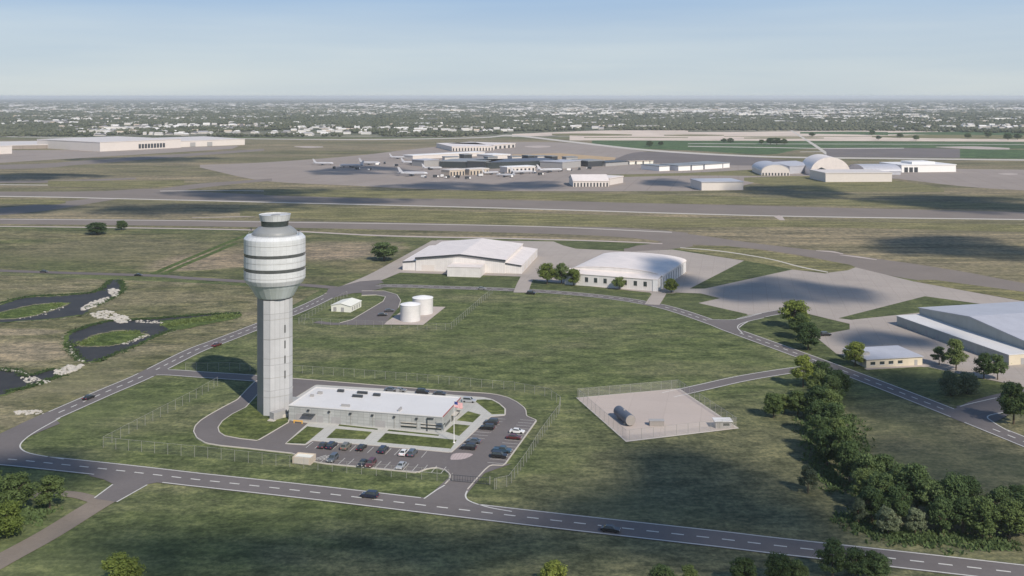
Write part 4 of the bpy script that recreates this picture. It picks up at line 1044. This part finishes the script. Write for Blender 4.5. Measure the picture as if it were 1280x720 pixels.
def truck(dark):
    o = empty("service_truck", (0,0,0))
    MB().box(-4,1.6,-1.3,1.3,.9,3.6).build("box_body", M['dark' if dark else 'whitepaint'], o)
    MB().box(1.7,3.6,-1.2,1.2,.7,2.7).build("cab", M['whitepaint' if dark else 'steeltank'], o)
    for x in (-2.5,2.5):
        for y in (-1.15,1.15): MB().lathe([(.5,-.15),(.5,.15)], 10, c=(x,y,.5), axis='y').build("wheel", M['tyre'], o)
    return o
tp_ = {}
rt = random.Random(8)
for i, (px, py) in enumerate(((418,211),(428,209),(447,212),(462,213),(472,206.5),(481,205),(545,222),(553,221.5),(559,223),(571,222.5),(600,220.5),(627,219),(641,218.5),(668,217),(676,219),(702,214),(712,213.6),(724,212.5),(736,211.5),(530,222.5),(495,208),(538,212),(640,222),(585,224))):
    d_ = i % 3 != 1
    if d_ not in tp_: o = tp_[d_] = truck(d_)
    else: o = copy_tree(tp_[d_])
    o.location = g(px, py); o.rotation_euler = (0,0,rt.uniform(0,6.28))
    tag(o, "dark boxy service truck among the jets on the terminal apron" if d_ else "white boxy service truck among the jets on the terminal apron", "truck", "dark service trucks on the apron" if d_ else "white service trucks on the apron")
for px0, px1, y, h_, w_, lb in ((556,574,206.5,12,'farwhite',"pale roof block above the dark terminal, left of the glazed bay"),(610,622,206.5,12,'grey',"grey roof block above the dark terminal near its middle"),(640,652,205.5,11.5,'farwhite',"small white roof block over the blue grey terminal roof"),
        (660,668,205,12.5,'dark',"dark roof block over the blue grey terminal roof"),(672,685,204.5,11,'farwhite',"longer white roof block at the right of the terminal roof"),(690,697,205,11.5,'dark',"little dark roof block at the right end of the terminal roof"),
        (708,722,206.3,11.5,'grey',"grey plant block on the square east terminal block"),(580,590,204,13,'dark',"dark plant block behind the glazed bay")):
    simple((px0,y),(px1,y-.4), "roof_block", lb, "terminal", 16, h_, wall=w_, roofm='coneroof')
# ------------------------------------------------------------------ cars
def car_paint(name, c):
    m, nt, b = nodes(name); n = noise(nt, coord(nt), 3.0, 4)
    nt.links.new(ramp(nt, n, [(.3, tuple(x*.9 for x in c)), (.7, tuple(min(1,x*1.08) for x in c))]), b.inputs["Base Color"])
    b.inputs["Roughness"].default_value = 0.3; b.inputs["Coat Weight"].default_value = 0.5; b.inputs["Coat Roughness"].default_value = 0.08
    return m
PAINT = {k: car_paint("paint_"+k, c) for k, c in dict(black=(.015,.015,.017), navy=(.018,.024,.045), white=(.75,.74,.72), slate=(.085,.10,.12), silver=(.36,.37,.38),
         maroon=(.10,.022,.022), olive=(.16,.15,.115), blue=(.04,.075,.11), grey=(.20,.20,.20), charcoal=(.045,.045,.05)).items()}
def car(kind):
    o = empty("parked_car", (0,0,0)); L, Wd = (4.7,1.85) if kind == 'sedan' else (4.8,1.95) if kind == 'suv' else (5.6,2.0)
    h = {'sedan':.95,'suv':1.08,'pickup':1.1}[kind]; top = {'sedan':1.45,'suv':1.78,'pickup':1.82}[kind]
    cb = {'sedan':(-1.75,1.15,-1.05,.45),'suv':(-2.2,1.2,-2.0,.55),'pickup':(-.9,1.45,-.65,.85)}[kind]
    b = MB(); x = L/2
    b.extrude_y([(-x,.42),(-x+.12,.3),(x-.12,.3),(x,.45),(x-.05,.72),(x-.25,h-.16),(cb[1],h),(cb[0],h),(-x+.08,h-.04),(-x,.75)], -Wd/2, Wd/2)
    w0, w1 = Wd/2-.08, Wd/2-.25
    b.add([(cb[0],-w0,h-.02),(cb[1],-w0,h-.02),(cb[1],w0,h-.02),(cb[0],w0,h-.02),(cb[2],-w1,top),(cb[3],-w1,top),(cb[3],w1,top),(cb[2],w1,top)],
          [(0,3,2,1),(4,5,6,7),(0,1,5,4),(1,2,6,5),(2,3,7,6),(3,0,4,7)])
    if kind == 'pickup': b.box(-x+.1,cb[0]-.02,-Wd/2+.01,-Wd/2+.12,h-.01,h+.12).box(-x+.1,cb[0]-.02,Wd/2-.12,Wd/2-.01,h-.01,h+.12)
    b.build("body", PAINT['black'], o, bevel=.05)
    gl = MB()
    def lerp(p, q, t): return tuple(p[i]+(q[i]-p[i])*t for i in range(3))
    def pane(a, b_, c, d, out):
        q = [a,b_,c,d]; ce = tuple(sum(v[i] for v in q)/4 for i in range(3))
        gl.quad(*[tuple(ce[i]+(v[i]-ce[i])*.86+out[i]*.012 for i in range(3)) for v in q])
    lo = [(cb[0],-w0,h),(cb[1],-w0,h),(cb[1],w0,h),(cb[0],w0,h)]; hi = [(cb[2],-w1,top),(cb[3],-w1,top),(cb[3],w1,top),(cb[2],w1,top)]
    pane(lo[0],lo[1],hi[1],hi[0],(0,-1,.3)); pane(lo[2],lo[3],hi[3],hi[2],(0,1,.3)); pane(lo[1],lo[2],hi[2],hi[1],(1,0,.6)); pane(lo[3],lo[0],hi[0],hi[3],(-1,0,.5))
    gl.build("windows", M['glass'], o)
    for sx in (x*.62,-x*.62):
        for sy in (1,-1):
            w = MB(); w.lathe([(.34,-.11),(.36,-.08),(.36,.08),(.34,.11)], 16, c=(sx,sy*(Wd/2-.08),.36), axis='y'); w.build("wheel", M['tyre'], o)
    MB().box(x-.04,x+.012,-Wd/2+.12,-Wd/2+.5,.62,.76).box(x-.04,x+.012,Wd/2-.5,Wd/2-.12,.62,.76).build("headlights", M['whitepaint'], o)
    MB().box(-x-.012,-x+.04,-Wd/2+.1,-Wd/2+.45,.66,.82).box(-x-.012,-x+.04,Wd/2-.45,Wd/2-.1,.66,.82).build("tail_lights", M['flagred'], o)
    return o
protos = {}
def put_car(px, py, rz, kind, col, label, group, z=None):
    first = kind not in protos
    o = protos.setdefault(kind, car(kind)) if first else copy_tree(protos[kind])
    o.name = "parked_car" if group != "cars on the roads" else "car"
    o.location = g(px, py, LOTZ if z is None else z); o.rotation_euler = (0,0,rz); tag(o, label, "car", group)
    bo = [c for c in o.children if c.name.startswith("body")][0]
    bo.material_slots[0].link = 'OBJECT'; bo.material_slots[0].material = PAINT[col]
up = RZ+math.pi/2
G1 = "cars parked in the lot"
for px, py, a, k, c, lb in (
    (404,558.5,up,'sedan','charcoal',"charcoal sedan at the left end of the row facing the office"),
    (414.5,559.3,up,'suv','navy',"dark blue car right beside the leftmost charcoal sedan"),
    (432.5,560.3,up,'suv','olive',"olive grey car alone between the navy pair and black car"),
    (452,561.5,up,'sedan','black',"black sedan in the middle of the row facing the office"),
    (479,564.5,up,'suv','navy',"navy car left of the white car in the office row"),
    (505,567.8,up,'sedan','white',"white sedan in the row facing the office"),
    (515.5,568.6,up,'suv','slate',"slate blue car beside the white sedan in the office row"),
    (416,575.5,up+math.pi,'suv','slate',"slate car nearest the bin enclosure in the outer row"),
    (453.5,581.2,up+math.pi,'sedan','black',"left of two dark cars side by side in the outer row"),
    (463.5,582,up+math.pi,'suv','maroon',"maroon car on the right of two side by side in the outer row"),
    (501.5,584.5,up+math.pi,'sedan','silver',"silver sedan parked last in the outer row by the road"),
    (614,529.8,RZ+math.pi,'suv','charcoal',"charcoal car topmost in the inner row of the east lot"),
    (609,536.5,RZ+math.pi,'suv','black',"black car second from top in the inner east row"),
    (592,553.5,RZ+math.pi,'sedan','slate',"slate car above the black one low in the inner east row"),
    (585.5,561.3,RZ+math.pi,'suv','black',"black car lowest in the inner row of the east lot"),
    (646.5,541.2,RZ,'sedan','white',"white sedan in the outer row of the east lot"),
    (642.5,548.6,RZ,'sedan','maroon',"dark maroon sedan below the white one in the east lot"),
    (628,565.0,RZ,'pickup','blue',"blue pickup truck in the outer row of the east lot"),
    (624,571.8,RZ,'suv','black',"black car lowest in the outer row of the east lot"),
    (489,488.8,RZ,'sedan','slate',"leftmost dark car on the road behind the office roof"),
    (500,489.6,RZ,'sedan','grey',"grey car second from left behind the office roof"),
    (528.5,492,RZ,'suv','black',"black car in the middle behind the office roof"),
    (550,493.8,RZ,'sedan','charcoal',"charcoal car on the right behind the office roof"),
    (586.5,502.8,RZ,'suv','silver',"silver car at the rear east corner of the office"),
    (478,394.8,RZ+R(25),'sedan','black',"black car parked lower of two beside the white tanks"),
    (486.5,389.5,RZ+R(25),'sedan','charcoal',"charcoal car parked upper of two beside the white tanks"),
    ): put_car(px, py, a, k, c, lb, G1)
def rdir(i, px, py):
    P = ROADS[i][1]; p = g(px, py).to_2d(); k = min(range(len(P)-1), key=lambda j: (P[j]-p).length); d = P[k+1]-P[k]; return math.atan2(d.y, d.x)
G2 = "cars on the roads"
put_car(462,621.5,rdir(0,462,618)+math.pi,'suv','navy',"navy car on the main road below the parking lot",G2,0.12)
put_car(763,664,rdir(0,763,661),'sedan','black',"black sedan on the shaded main road below the concrete pad",G2,0.12)
put_car(111,498.5,rdir(1,111,496),'sedan','black',"black car on the west road below the ponds",G2,0.12)
put_car(271,432.5,rdir(1,271,431),'sedan','maroon',"dark maroon car on the west road near the tower shadow",G2,0.12)
put_car(664,367.6,rdir(4,664,366),'suv','black',"black car on the far loop road before the arched hangar drive",G2,0.12)
put_car(602,361.8,rdir(4,602,361),'sedan','grey',"grey car on the far loop road before the gabled hangar",G2,0.12)
put_car(55,340.5,rdir(3,55,339),'sedan','charcoal',"dark car on the far left track beyond the upper pond",G2,0.12)
put_car(173,344.8,rdir(3,172,344),'sedan','black',"black car on the far track near the drainage ditch",G2,0.12)
put_car(1032,419.5,RZ+R(20),'suv','black',"black car at the apron edge left of the cream office",G1,0.12)

# ------------------------------------------------------------------ trees
def leaf_mesh(name, mat, seed, lobes, nleaf, leaf, shape):
    """crown of unit width and unit height (z 0..1 is the whole tree)"""
    rg = np.random.default_rng(seed); z0, z1 = shape['z']; pts = []; nor = []
    C = []
    for k in range(lobes):
        t = rg.uniform(0, 1); z = z0+(z1-z0)*(0.18+0.68*t)
        env = 0.5*math.sin(math.pi*min(max((z-z0)/(z1-z0),.06),.97)**shape.get('p',.8))
        a = rg.uniform(0, 2*math.pi); rad = env*0.80*math.sqrt(rg.uniform(.10,1))
        lr = rg.uniform(.085,.17)*shape.get('lr',1)
        C.append((rad*math.cos(a), rad*math.sin(a), z, lr))
    per = nleaf//lobes
    for cx, cy, cz, lr in C:
        d = rg.normal(size=(per,3)); d /= np.linalg.norm(d,axis=1)[:,None]
        r = lr*np.cbrt(rg.uniform(.15,1.15,size=per))*np.where(rg.uniform(size=per)<.14, rg.uniform(1.1,1.7,size=per), 1); p = d*r[:,None]; p[:,2] *= shape.get('flat',.62)*shape.get('asp',.8)/.8
        pts.append(p+np.array([cx,cy,cz])); nn = d+rg.normal(scale=.55,size=(per,3)); nn[:,2] += .35; nor.append(nn/np.linalg.norm(nn,axis=1)[:,None])
    P = np.concatenate(pts); N = np.concatenate(nor); n = len(P)
    T = np.cross(N, rg.normal(size=(n,3))); T /= np.linalg.norm(T,axis=1)[:,None]; B = np.cross(N, T)
    s = (leaf*rg.uniform(.6,1.3,size=n))[:,None]
    asp = np.array([1,1,shape.get('asp',.8)])
    V = np.stack([P+(T*-s-B*s*.6)*asp, P+(T*s-B*s*.5)*asp, P+(T*s*.8+B*s*.6)*asp, P+(T*-s*.7+B*s*.55)*asp], axis=1).reshape(-1,3)
    return quads(name, V, mat)
def quads(name, V, mat, k=4):
    n = len(V)//k; me = bpy.data.meshes.new(name)
    me.vertices.add(len(V)); me.vertices.foreach_set("co", V.astype(np.float32).ravel())
    me.loops.add(len(V)); me.loops.foreach_set("vertex_index", np.arange(len(V), dtype=np.int32))
    me.polygons.add(n); me.polygons.foreach_set("loop_start", np.arange(0,len(V),k,dtype=np.int32))
    me.update(calc_edges=True); me.validate(); me.materials.append(mat); return me
SH = {'round': dict(z=(.10,1.0), p=.85), 'oval': dict(z=(.06,1.0), p=.75, asp=.62), 'low': dict(z=(.02,1.0), p=.95, asp=1.0, lr=1.1)}
CROWNS = {}
def crown(shape, leafm, var):
    k = (shape, leafm, var)
    if k not in CROWNS: CROWNS[k] = leaf_mesh("crown", M[leafm], hash((shape,var)) % 1000 if False else {'round':10,'oval':40,'low':70}[shape]+var, 58, 6960, .024, SH[shape])
    return CROWNS[k]
def trunk_mesh(var):
    rr = random.Random(var); mb = MB(); mb.tube((0,0,0),(0.01,0,.36),.030,.020,7)
    mb.tube((0.01,0,.33),(.0,.01,.72),.021,.008,6)
    for k in range(6):
        a = k*1.05+rr.uniform(-.3,.3); z = rr.uniform(.27,.5); r = rr.uniform(.18,.3)
        mb.tube((0.005,0,z),(r*math.cos(a),r*math.sin(a),z+rr.uniform(.14,.26)),.012,.004,5)
    o = mb.build("trunk", M['wood']); me = o.data; bpy.data.objects.remove(o); return me
TR = [trunk_mesh(v) for v in range(3)]
ntree = [0]
def tree(px, py, hpx, wpx, leafm, label, group, shape='round', name="tree"):
    p = g(px, py); k = (py-HZ)/H; h = hpx/k; w = wpx/k*1.15
    o = thing(name, label, "tree", p, ntree[0]*2.39, group, (w,w,h)); v = ntree[0] % 3; ntree[0] += 1
    link("crown", crown(shape, leafm, v), None, o); 
    t = link("trunk", TR[v], None, o)
    if not t.data.materials: t.data.materials.append(M['wood'])
    return o
GA = "trees by the hangars"; GB = "trees of the dark grove"; GC = "trees along the bottom edge"; GD = "lone trees"
tree(480,326,25,34,'leaf_dark',"broad dark lone tree left of the gabled hangar",GD)
tree(121,293,16,28,'leaf_dark',"wider of two dark trees beyond the left field",GD)
tree(152,287.5,13,15,'leaf_dark',"smaller round tree right of its wider twin beyond the left field",GD)
tree(684,355,28,23,'leaf_bright',"largest of three trees between the two white hangars",GA)
tree(702,355,28,20,'leaf_mid',"darker middle tree of three between the two white hangars",GA)
tree(717,357,23,19,'leaf_bright',"small right hand tree of three between the two white hangars",GA)
tree(774,362,17,17,'leaf_mid',"small tree before the windows of the arched roof hangar",GA)
tree(839,366,19,19,'leaf_bright',"small tree at the right front corner of the arched roof hangar",GA)
tree(993,411,39,36,'leaf_bright',"tall bright green tree on the grass by the shaded apron",GA)
tree(1000,424,34,28,'leaf_mid',"mid green tree just below the tall bright one by the apron",GA)
tree(1010,437,36,32,'leaf_dark',"dark low tree at the foot of the bright apron trees",GA)
tree(1069,458,33,28,'leaf_bright',"bright tree hiding the left end of the cream office",GA)
tree(1174,456,26,18,'leaf_dark',"thin dark tree right of the cream office",GA,'oval')
tree(1195,463,43,27,'leaf_mid',"tall tree between the cream office and the big hangar",GA,'oval')
tree(1230,474,38,23,'leaf_dark',"tall dark tree before the lean-to of the big hangar",GA,'oval')
tree(1247,475,34,22,'leaf_dark',"shorter dark tree beside the lean-to of the big hangar",GA)
tree(1188,495,33,26,'leaf_grey',"grey green bushy tree, left of a pair on the verge",GA,'low')
tree(1209,492,28,28,'leaf_grey',"pale grey green bush, right of a pair on the verge",GA,'low')
tree(1267,530,56,40,'leaf_mid',"large leafy tree by the driveway at the right edge",GA)
tree(1004,484,44,28,'leaf_bright',"bright tall tree at the top of the grove by the spur road",GB,'oval')
grove = "leafy tree inside the dense dark grove near the right field"
tree(967,522,33,26,'leaf_mid',"round tree standing left of the grove on open grass",GB)
tree(980,517,26,22,'leaf_mid',"small tree between the grove and the round left tree",GB)
tree(997,520,34,27,'leaf_mid',"round tree at the left front edge of the upper grove",GB)
tree(1048,496,36,32,'leaf_dark',"broad dark crown at the upper right of the grove",GB)
tree(1010,616,38,24,'leaf_grey',"thin pale sapling alone left of the lower grove",GB,'oval')
tree(1073,655,34,22,'leaf_grey',"pale slim tree at the lower left of the lower grove",GB,'oval')
tree(1110,669,40,28,'leaf_grey',"pale tree in front of the lower grove's middle",GB,'oval')
tree(1144,669,38,25,'leaf_grey',"pale tree in front of the lower grove, right of its twin",GB,'oval')
tree(1229,674,56,44,'leaf_mid',"large lit tree at the right part of the lower grove",GB)
for px, py, h, w, lm in ((1028,484,32,28,'leaf_dark'),(1024,502,36,28,'leaf_mid'),(1040,508,36,28,'leaf_dark'),(1022,524,38,28,'leaf_dark'),(1038,532,40,30,'leaf_mid'),(1022,545,40,30,'leaf_dark'),(1043,552,44,30,'leaf_dark'),
                         (1026,566,42,30,'leaf_dark'),(1048,572,46,28,'leaf_mid'),(1034,584,42,30,'leaf_dark'),(1054,592,52,30,'leaf_mid'),(1030,574,40,26,'leaf_mid'),(1062,604,48,28,'leaf_dark'),(1084,618,46,38,'leaf_dark'),
                         (1105,610,38,36,'leaf_dark'),(1082,634,44,36,'leaf_mid'),(1102,642,46,38,'leaf_dark'),(1126,632,46,40,'leaf_dark'),(1090,652,40,32,'leaf_dark'),(1122,655,44,34,'leaf_dark'),(1146,640,54,44,'leaf_dark'),
                         (1168,652,48,40,'leaf_dark'),(1190,656,56,44,'leaf_dark'),(1210,650,50,40,'leaf_dark'),(1176,668,42,32,'leaf_dark'),(1204,668,44,34,'leaf_dark'),(1252,660,46,38,'leaf_dark'),(1262,673,48,40,'leaf_mid'),
                         (1290,672,54,46,'leaf_dark'),(1276,650,40,36,'leaf_dark')):
    tree(px, py, h*1.18, w*1.05, lm, grove, GB, 'round' if (px+py) % 3 else 'oval')
tree(1041,722,54,36,'leaf_dark',"tall dark tree overlapping the road at the bottom right",GC,'oval')
tree(1070,724,40,38,'leaf_dark',"dark bushy tree right of the tall one at the bottom right",GC)
tree(1094,726,38,40,'leaf_dark',"rightmost dark bushy tree below the main road",GC)
tree(974,730,40,36,'leaf_mid',"leafy tree at the bottom edge left of the tall dark tree",GC)
tree(997,732,34,26,'leaf_mid',"narrow tree at the bottom edge close to the tall dark tree",GC)
tree(930,735,40,36,'leaf_mid',"green tree at the bottom edge under the main road",GC)
tree(862,738,34,24,'leaf_mid',"small tree top peeping over the bottom edge, right of the dark one",GC)
tree(828,742,38,32,'leaf_dark',"dark tree top peeping over the bottom edge",GC)
tree(692,738,39,36,'leaf_bright',"bright yellow green tree top at the middle of the bottom edge",GC)
tree(150,745,56,54,'leaf_bright',"bright yellow green tree top at the bottom left",GC)
tree(18,642,54,48,'leaf_mid',"large leafy tree at the left edge above the drive",GC)
tree(8,672,46,42,'leaf_bright',"bright low tree at the left edge beside the drive",GC,'low')
tree(-18,640,56,46,'leaf_mid',"leafy tree cut by the left edge above the drive",GC)
tree(62,636,47,36,'leaf_mid',"slim tree right of the large one at the left edge",GC,'oval')

for px, py, h in ((812,183.5,8),(826,182,6),(905,178.5,6),(913,179,7),(963,180.5,9),(971,181.5,10),(980,181,8),(952,180,6),(1098,175,6),(1145,175.5,7),(1260,175,9),(1272,174.5,8),(1210,173,7),(1090,169,7),(1015,171,6),(1125,172.5,7),(1235,172,8)):
    tree(px, py, h, h*1.25, 'leaf_dark', "small dark tree on the green and sandy strips beyond the terminal", "field trees beyond the terminal")
# ------------------------------------------------------------------ the far town: woods and roofs
def vnoise(x, y, s, seed):
    rg = np.random.default_rng(seed); G = rg.uniform(size=(257,257)); u = (x/s) % 256; v = (y/s) % 256
    i = np.floor(u).astype(int); j = np.floor(v).astype(int); a = u-i; b = v-j; a = a*a*(3-2*a); b = b*b*(3-2*b)
    return (G[i,j]*(1-a)*(1-b)+G[i+1,j]*a*(1-b)+G[i,j+1]*(1-a)*b+G[i+1,j+1]*a*b)
ico = bmesh.new(); bmesh.ops.create_icosphere(ico, subdivisions=1, radius=1); IV = np.array([v.co[:] for v in ico.verts]); IF = np.array([[v.index for v in f.verts] for f in ico.faces]); ico.free()
def far_trees(name, n, y0, y1, rmin, rmax, hmin, hmax, thr, seed, mat):
    rg = np.random.default_rng(seed)
    Y = np.sqrt(rg.uniform(y0**2, y1**2, size=n)); X = rg.uniform(-.62,.62,size=n)*Y
    d = vnoise(X+9000, Y, 210, seed+1)*.6+vnoise(X+9000, Y, 70, seed+2)*.4
    d2 = vnoise(X+9000, Y*.6, 900, 77)
    edge = np.interp(640+F*X/Y, [0,580,640,712,1100,1280], [171,171,166,163,163.5,167])
    k = (d+(.55-d2)*.5 > thr) & (F*H/Y+HZ < edge); X, Y = X[k], Y[k]; n = len(X)
    r = rg.uniform(rmin,rmax,size=n); h = rg.uniform(hmin,hmax,size=n)
    V = IV[None]*np.stack([r, r, h*.5],1)[:,None,:]*rg.uniform(.75,1.2,size=(n,len(IV),1)) + np.stack([X, Y, h*.5+.2],1)[:,None,:]
    Fc = (IF[None]+np.arange(n)[:,None,None]*len(IV)).reshape(-1,3)
    me = bpy.data.meshes.new(name); V = V.reshape(-1,3)
    me.vertices.add(len(V)); me.vertices.foreach_set("co", V.astype(np.float32).ravel())
    me.loops.add(Fc.size); me.loops.foreach_set("vertex_index", Fc.astype(np.int32).ravel())
    me.polygons.add(len(Fc)); me.polygons.foreach_set("loop_start", np.arange(0,Fc.size,3,dtype=np.int32)); me.update(calc_edges=True); me.materials.append(mat)
    o = bpy.data.objects.new(name, me); COL.objects.link(o); tag(o, kind="stuff"); return o
def farleaf():
    m, nt, b = nodes("far_foliage"); P = worldpos(nt)
    a = noise(nt, P, .05, 3); c = noise(nt, P, .006, 3)
    col = ramp(nt, a, [(.3,(.040,.050,.030)),(.5,(.070,.080,.046)),(.72,(.130,.134,.085))]); col = mix(nt, col, (.14,.145,.10), mapr(nt, c, .45, .7, 0, .5))
    nt.links.new(col, b.inputs["Base Color"]); b.inputs["Roughness"].default_value = .9; b.inputs["Specular IOR Level"].default_value = .1; return m
M['farleaf'] = farleaf()
far_trees("far_wood", 30000, 2560, 4300, 3.5, 8, 5, 11, .44, 21, M['farleaf'])
far_trees("far_wood", 30000, 4300, 8000, 6, 14, 7, 12, .45, 31, M['farleaf'])
far_trees("far_wood", 26000, 8000, 24000, 18, 55, 9, 16, .42, 41, M['farleaf'])
# town roofs
TOWN = [plain("town_"+n, c, .6, var=.12, scale=.02) for n, c in (("white",(.72,.70,.66)),("pale",(.55,.52,.48)),("grey",(.34,.33,.33)),("tan",(.50,.42,.33)),("dark",(.17,.16,.16)))]
def house_proto(k, gable):
    mb = MB()
    w = MB(); w.box(-.5,.5,-.5,.5,0,.6 if gable else .92)
    r = MB()
    if gable: r.extrude_x([(-.55,.58),(.55,.58),(0,1.0)], -.53, .53)
    else: r.box(-.51,.51,-.51,.51,.921,1.0)
    return w, r
HP = {}
ri = random.Random(5)
town = []
rg = np.random.default_rng(99)
cand = []
for i in range(30000):
    Y = math.sqrt(rg.uniform(2620**2, 15000**2)); X = rg.uniform(-.6,.6)*Y; cand.append((X,Y))
cx_ = np.array([c[0] for c in cand]); cy_ = np.array([c[1] for c in cand])
dd = vnoise(cx_+9000, cy_, 210, 22)*.6+vnoise(cx_+9000, cy_, 70, 23)*.4
d3 = vnoise(cx_+9000, cy_*.6, 900, 77)
keep = [(c[0], c[1]) for c, a, b in zip(cand, dd, d3) if (a+(.55-b)*.5 < .56 or c[1] > 6000) and F*H/c[1]+HZ < np.interp(640+F*c[0]/c[1], [0,580,640,712,1280], [170.5,170.5,165,162,163]) and (c[1] < 10500 or ri.random() < .6)]
keep.sort(key=lambda c: c[1])
NIND = 290
def house_dims(X, Y, rr):
    big = rr.random() < (.04 if Y < 4500 else .32)
    if big: return rr.uniform(28,80), rr.uniform(20,45), rr.uniform(6,9), False
    return rr.uniform(14,26), rr.uniform(9,14), rr.uniform(5.5,8.5), True
rest = [MB() for _ in TOWN]
for i, (X, Y) in enumerate(keep):
    L, D, hh, gable = house_dims(X, Y, ri); k = ri.choices(range(5), (5,4,2,1.5,1.5))[0]; a = ri.choice((0,.1,-.15,1.57,1.4))
    if i < NIND:
        key = (gable, k)
        if key not in HP:
            w, r = house_proto(k, gable); wo_ = w.build("wall", TOWN[1] if k != 1 else TOWN[0]); ro_ = r.build("roof", TOWN[k]); HP[key] = (wo_.data, ro_.data)
            bpy.data.objects.remove(wo_); bpy.data.objects.remove(ro_)
        cname = ("white","pale","grey","tan","dark")[k]
        o = thing("town_house" if gable else "town_warehouse", ("%s roofed house among the trees of the far town" if gable else "%s flat roofed warehouse among the trees of the far town") % cname,
                  "house" if gable else "warehouse", (X,Y,.2), a, ("%s houses of the far town" if gable else "%s warehouses of the far town") % cname, (L,D,hh))
        link("wall", HP[key][0], None, o); link("roof", HP[key][1], None, o)
    else:
        c, s = math.cos(a), math.sin(a); mb = rest[k]
        if Y > 7000: L *= 1.5; D *= 1.4
        def tp(x, y, z): return (X+c*x-s*y, Y+s*x+c*y, z+.2)
        b0 = [tp(sx*L/2, sy*D/2, 0) for sx, sy in ((-1,-1),(1,-1),(1,1),(-1,1))]; z1 = hh*(.65 if gable else 1); b1 = [(p[0],p[1],z1+.2) for p in b0]
        fs = [(0,1,5,4),(1,2,6,5),(2,3,7,6),(3,0,4,7)]
        if gable: mb.add(b0+b1+[tp(-L/2,0,hh),tp(L/2,0,hh)], fs+[(4,5,9,8),(6,7,8,9),(5,6,9),(7,4,8)])
        else: mb.add(b0+b1, fs+[(4,5,6,7)])
for k, mb in enumerate(rest): tag(mb.build("far_town", TOWN[k]), kind="stuff")

# ------------------------------------------------------------------ fair weather clouds above and behind, whose shade crosses the field
def cloud_mat(thick):
    m, nt, b = nodes("cloud_white"); b.inputs["Roughness"].default_value = 1; b.inputs["Specular IOR Level"].default_value = 0
    n = noise(nt, worldpos(nt), .01, 4); nt.links.new(ramp(nt, n, [(.3,(.85,.85,.86)),(.7,(.95,.95,.95))]), b.inputs["Base Color"])
    t = nt.nodes.new("ShaderNodeBsdfTransparent"); ms = nt.nodes.new("ShaderNodeMixShader"); ms.inputs[0].default_value = thick
    nt.links.new(t.outputs[0], ms.inputs[1]); nt.links.new(b.outputs[0], ms.inputs[2]); nt.links.new(ms.outputs[0], nt.nodes["Material Output"].inputs[0])
    return m
M['cloud'] = cloud_mat(.17); M['thin_cloud'] = cloud_mat(.10)
def cloud(px, py, rxp, ryp, alt, seed, dens=1.0):
    """cumulus of small puffs whose shade falls on the ground around (px, py)"""
    c = g(px, py); e = g(px+rxp, py); f1 = g(px, py-ryp); f0 = g(px, py+ryp)
    rx = e.x-c.x; y0, y1 = f0.y, f1.y; ry = (y1-y0)/2; cy = (y0+y1)/2
    off = SDIR*(alt/SDIR.z); base = Vector((c.x, cy, 0))+off
    rg = np.random.default_rng(seed); n = int(170*dens)
    V = []
    r_ = np.sqrt(rg.uniform(0,1,size=n)); a_ = rg.uniform(0,2*np.pi,size=n)
    wob = 1+.18*np.sin(3*a_+seed)+.12*np.sin(5*a_+2*seed)
    rad = r_**.85*wob; x = rad*np.cos(a_)*rx; y = rad*np.sin(a_)*ry
    m = min(rx,ry); pr = m*(.30-.20*r_)*rg.uniform(.7,1.3,size=n)+1.5
    z = rg.uniform(0,1,size=n)*m*.5*(1-r_*.7)
    P = IV[None]*np.stack([pr*1.25,pr*1.25,pr*.7],1)[:,None,:]+np.stack([base.x+x, base.y+y, base.z+z],1)[:,None,:]
    Fc = (IF[None]+np.arange(n)[:,None,None]*len(IV)).reshape(-1,3); P = P.reshape(-1,3)
    me = bpy.data.meshes.new("cloud"); me.vertices.add(len(P)); me.vertices.foreach_set("co", P.astype(np.float32).ravel())
    me.loops.add(Fc.size); me.loops.foreach_set("vertex_index", Fc.astype(np.int32).ravel()); me.polygons.add(len(Fc)); me.polygons.foreach_set("loop_start", np.arange(0,Fc.size,3,dtype=np.int32))
    me.update(calc_edges=True); me.materials.append(M['thin_cloud' if alt > 800 else 'cloud'])
    o = bpy.data.objects.new("cloud", me); COL.objects.link(o); tag(o, kind="structure")
for k, (px, py, rx, ry, alt, de) in enumerate((
    (890,668,225,66,900,1.5), (1250,600,150,60,900,.35), (420,702,340,44,900,2.3), (860,595,80,38,900,1.0), (1160,500,130,36,900,.9),
    (992,366,100,15,700,1), (1205,311,98,14,700,1), (312,243,92,6.5,700,1), (30,262,66,6,700,1), (45,222,75,5,700,1),
    (455,214,62,6,700,.6), (560,234,95,5,700,1), (836,229,30,5,700,1), (1000,240,66,8,700,1), (1215,256,100,11,700,1.2), (230,262,130,7,700,1),
    (835,352,42,13,700,1), (1110,427,62,10,700,.9), (30,590,100,20,700,.9), (668,232,40,5,700,.8), (180,200,90,3.5,700,.8), (420,252,110,5,700,.8))):
    cloud(px, py, rx, ry, alt, 300+k, de)

# ------------------------------------------------------------------ haze
hm = bpy.data.materials.new("haze"); hm.use_nodes = True; hn = hm.node_tree; hn.nodes.clear()
pv = hn.nodes.new("ShaderNodeVolumePrincipled"); pv.inputs["Color"].default_value = (.92,.96,1.0,1); pv.inputs["Density"].default_value = HAZE_DENSITY
pv.inputs["Anisotropy"].default_value = 0.1
ho = hn.nodes.new("ShaderNodeOutputMaterial"); hn.links.new(pv.outputs[0], ho.inputs["Volume"])
if HAZE_DENSITY > 0:
    tag(MB().box(-27000,27000,-1600,45100,-1.2,112).build("haze", hm), kind="stuff")
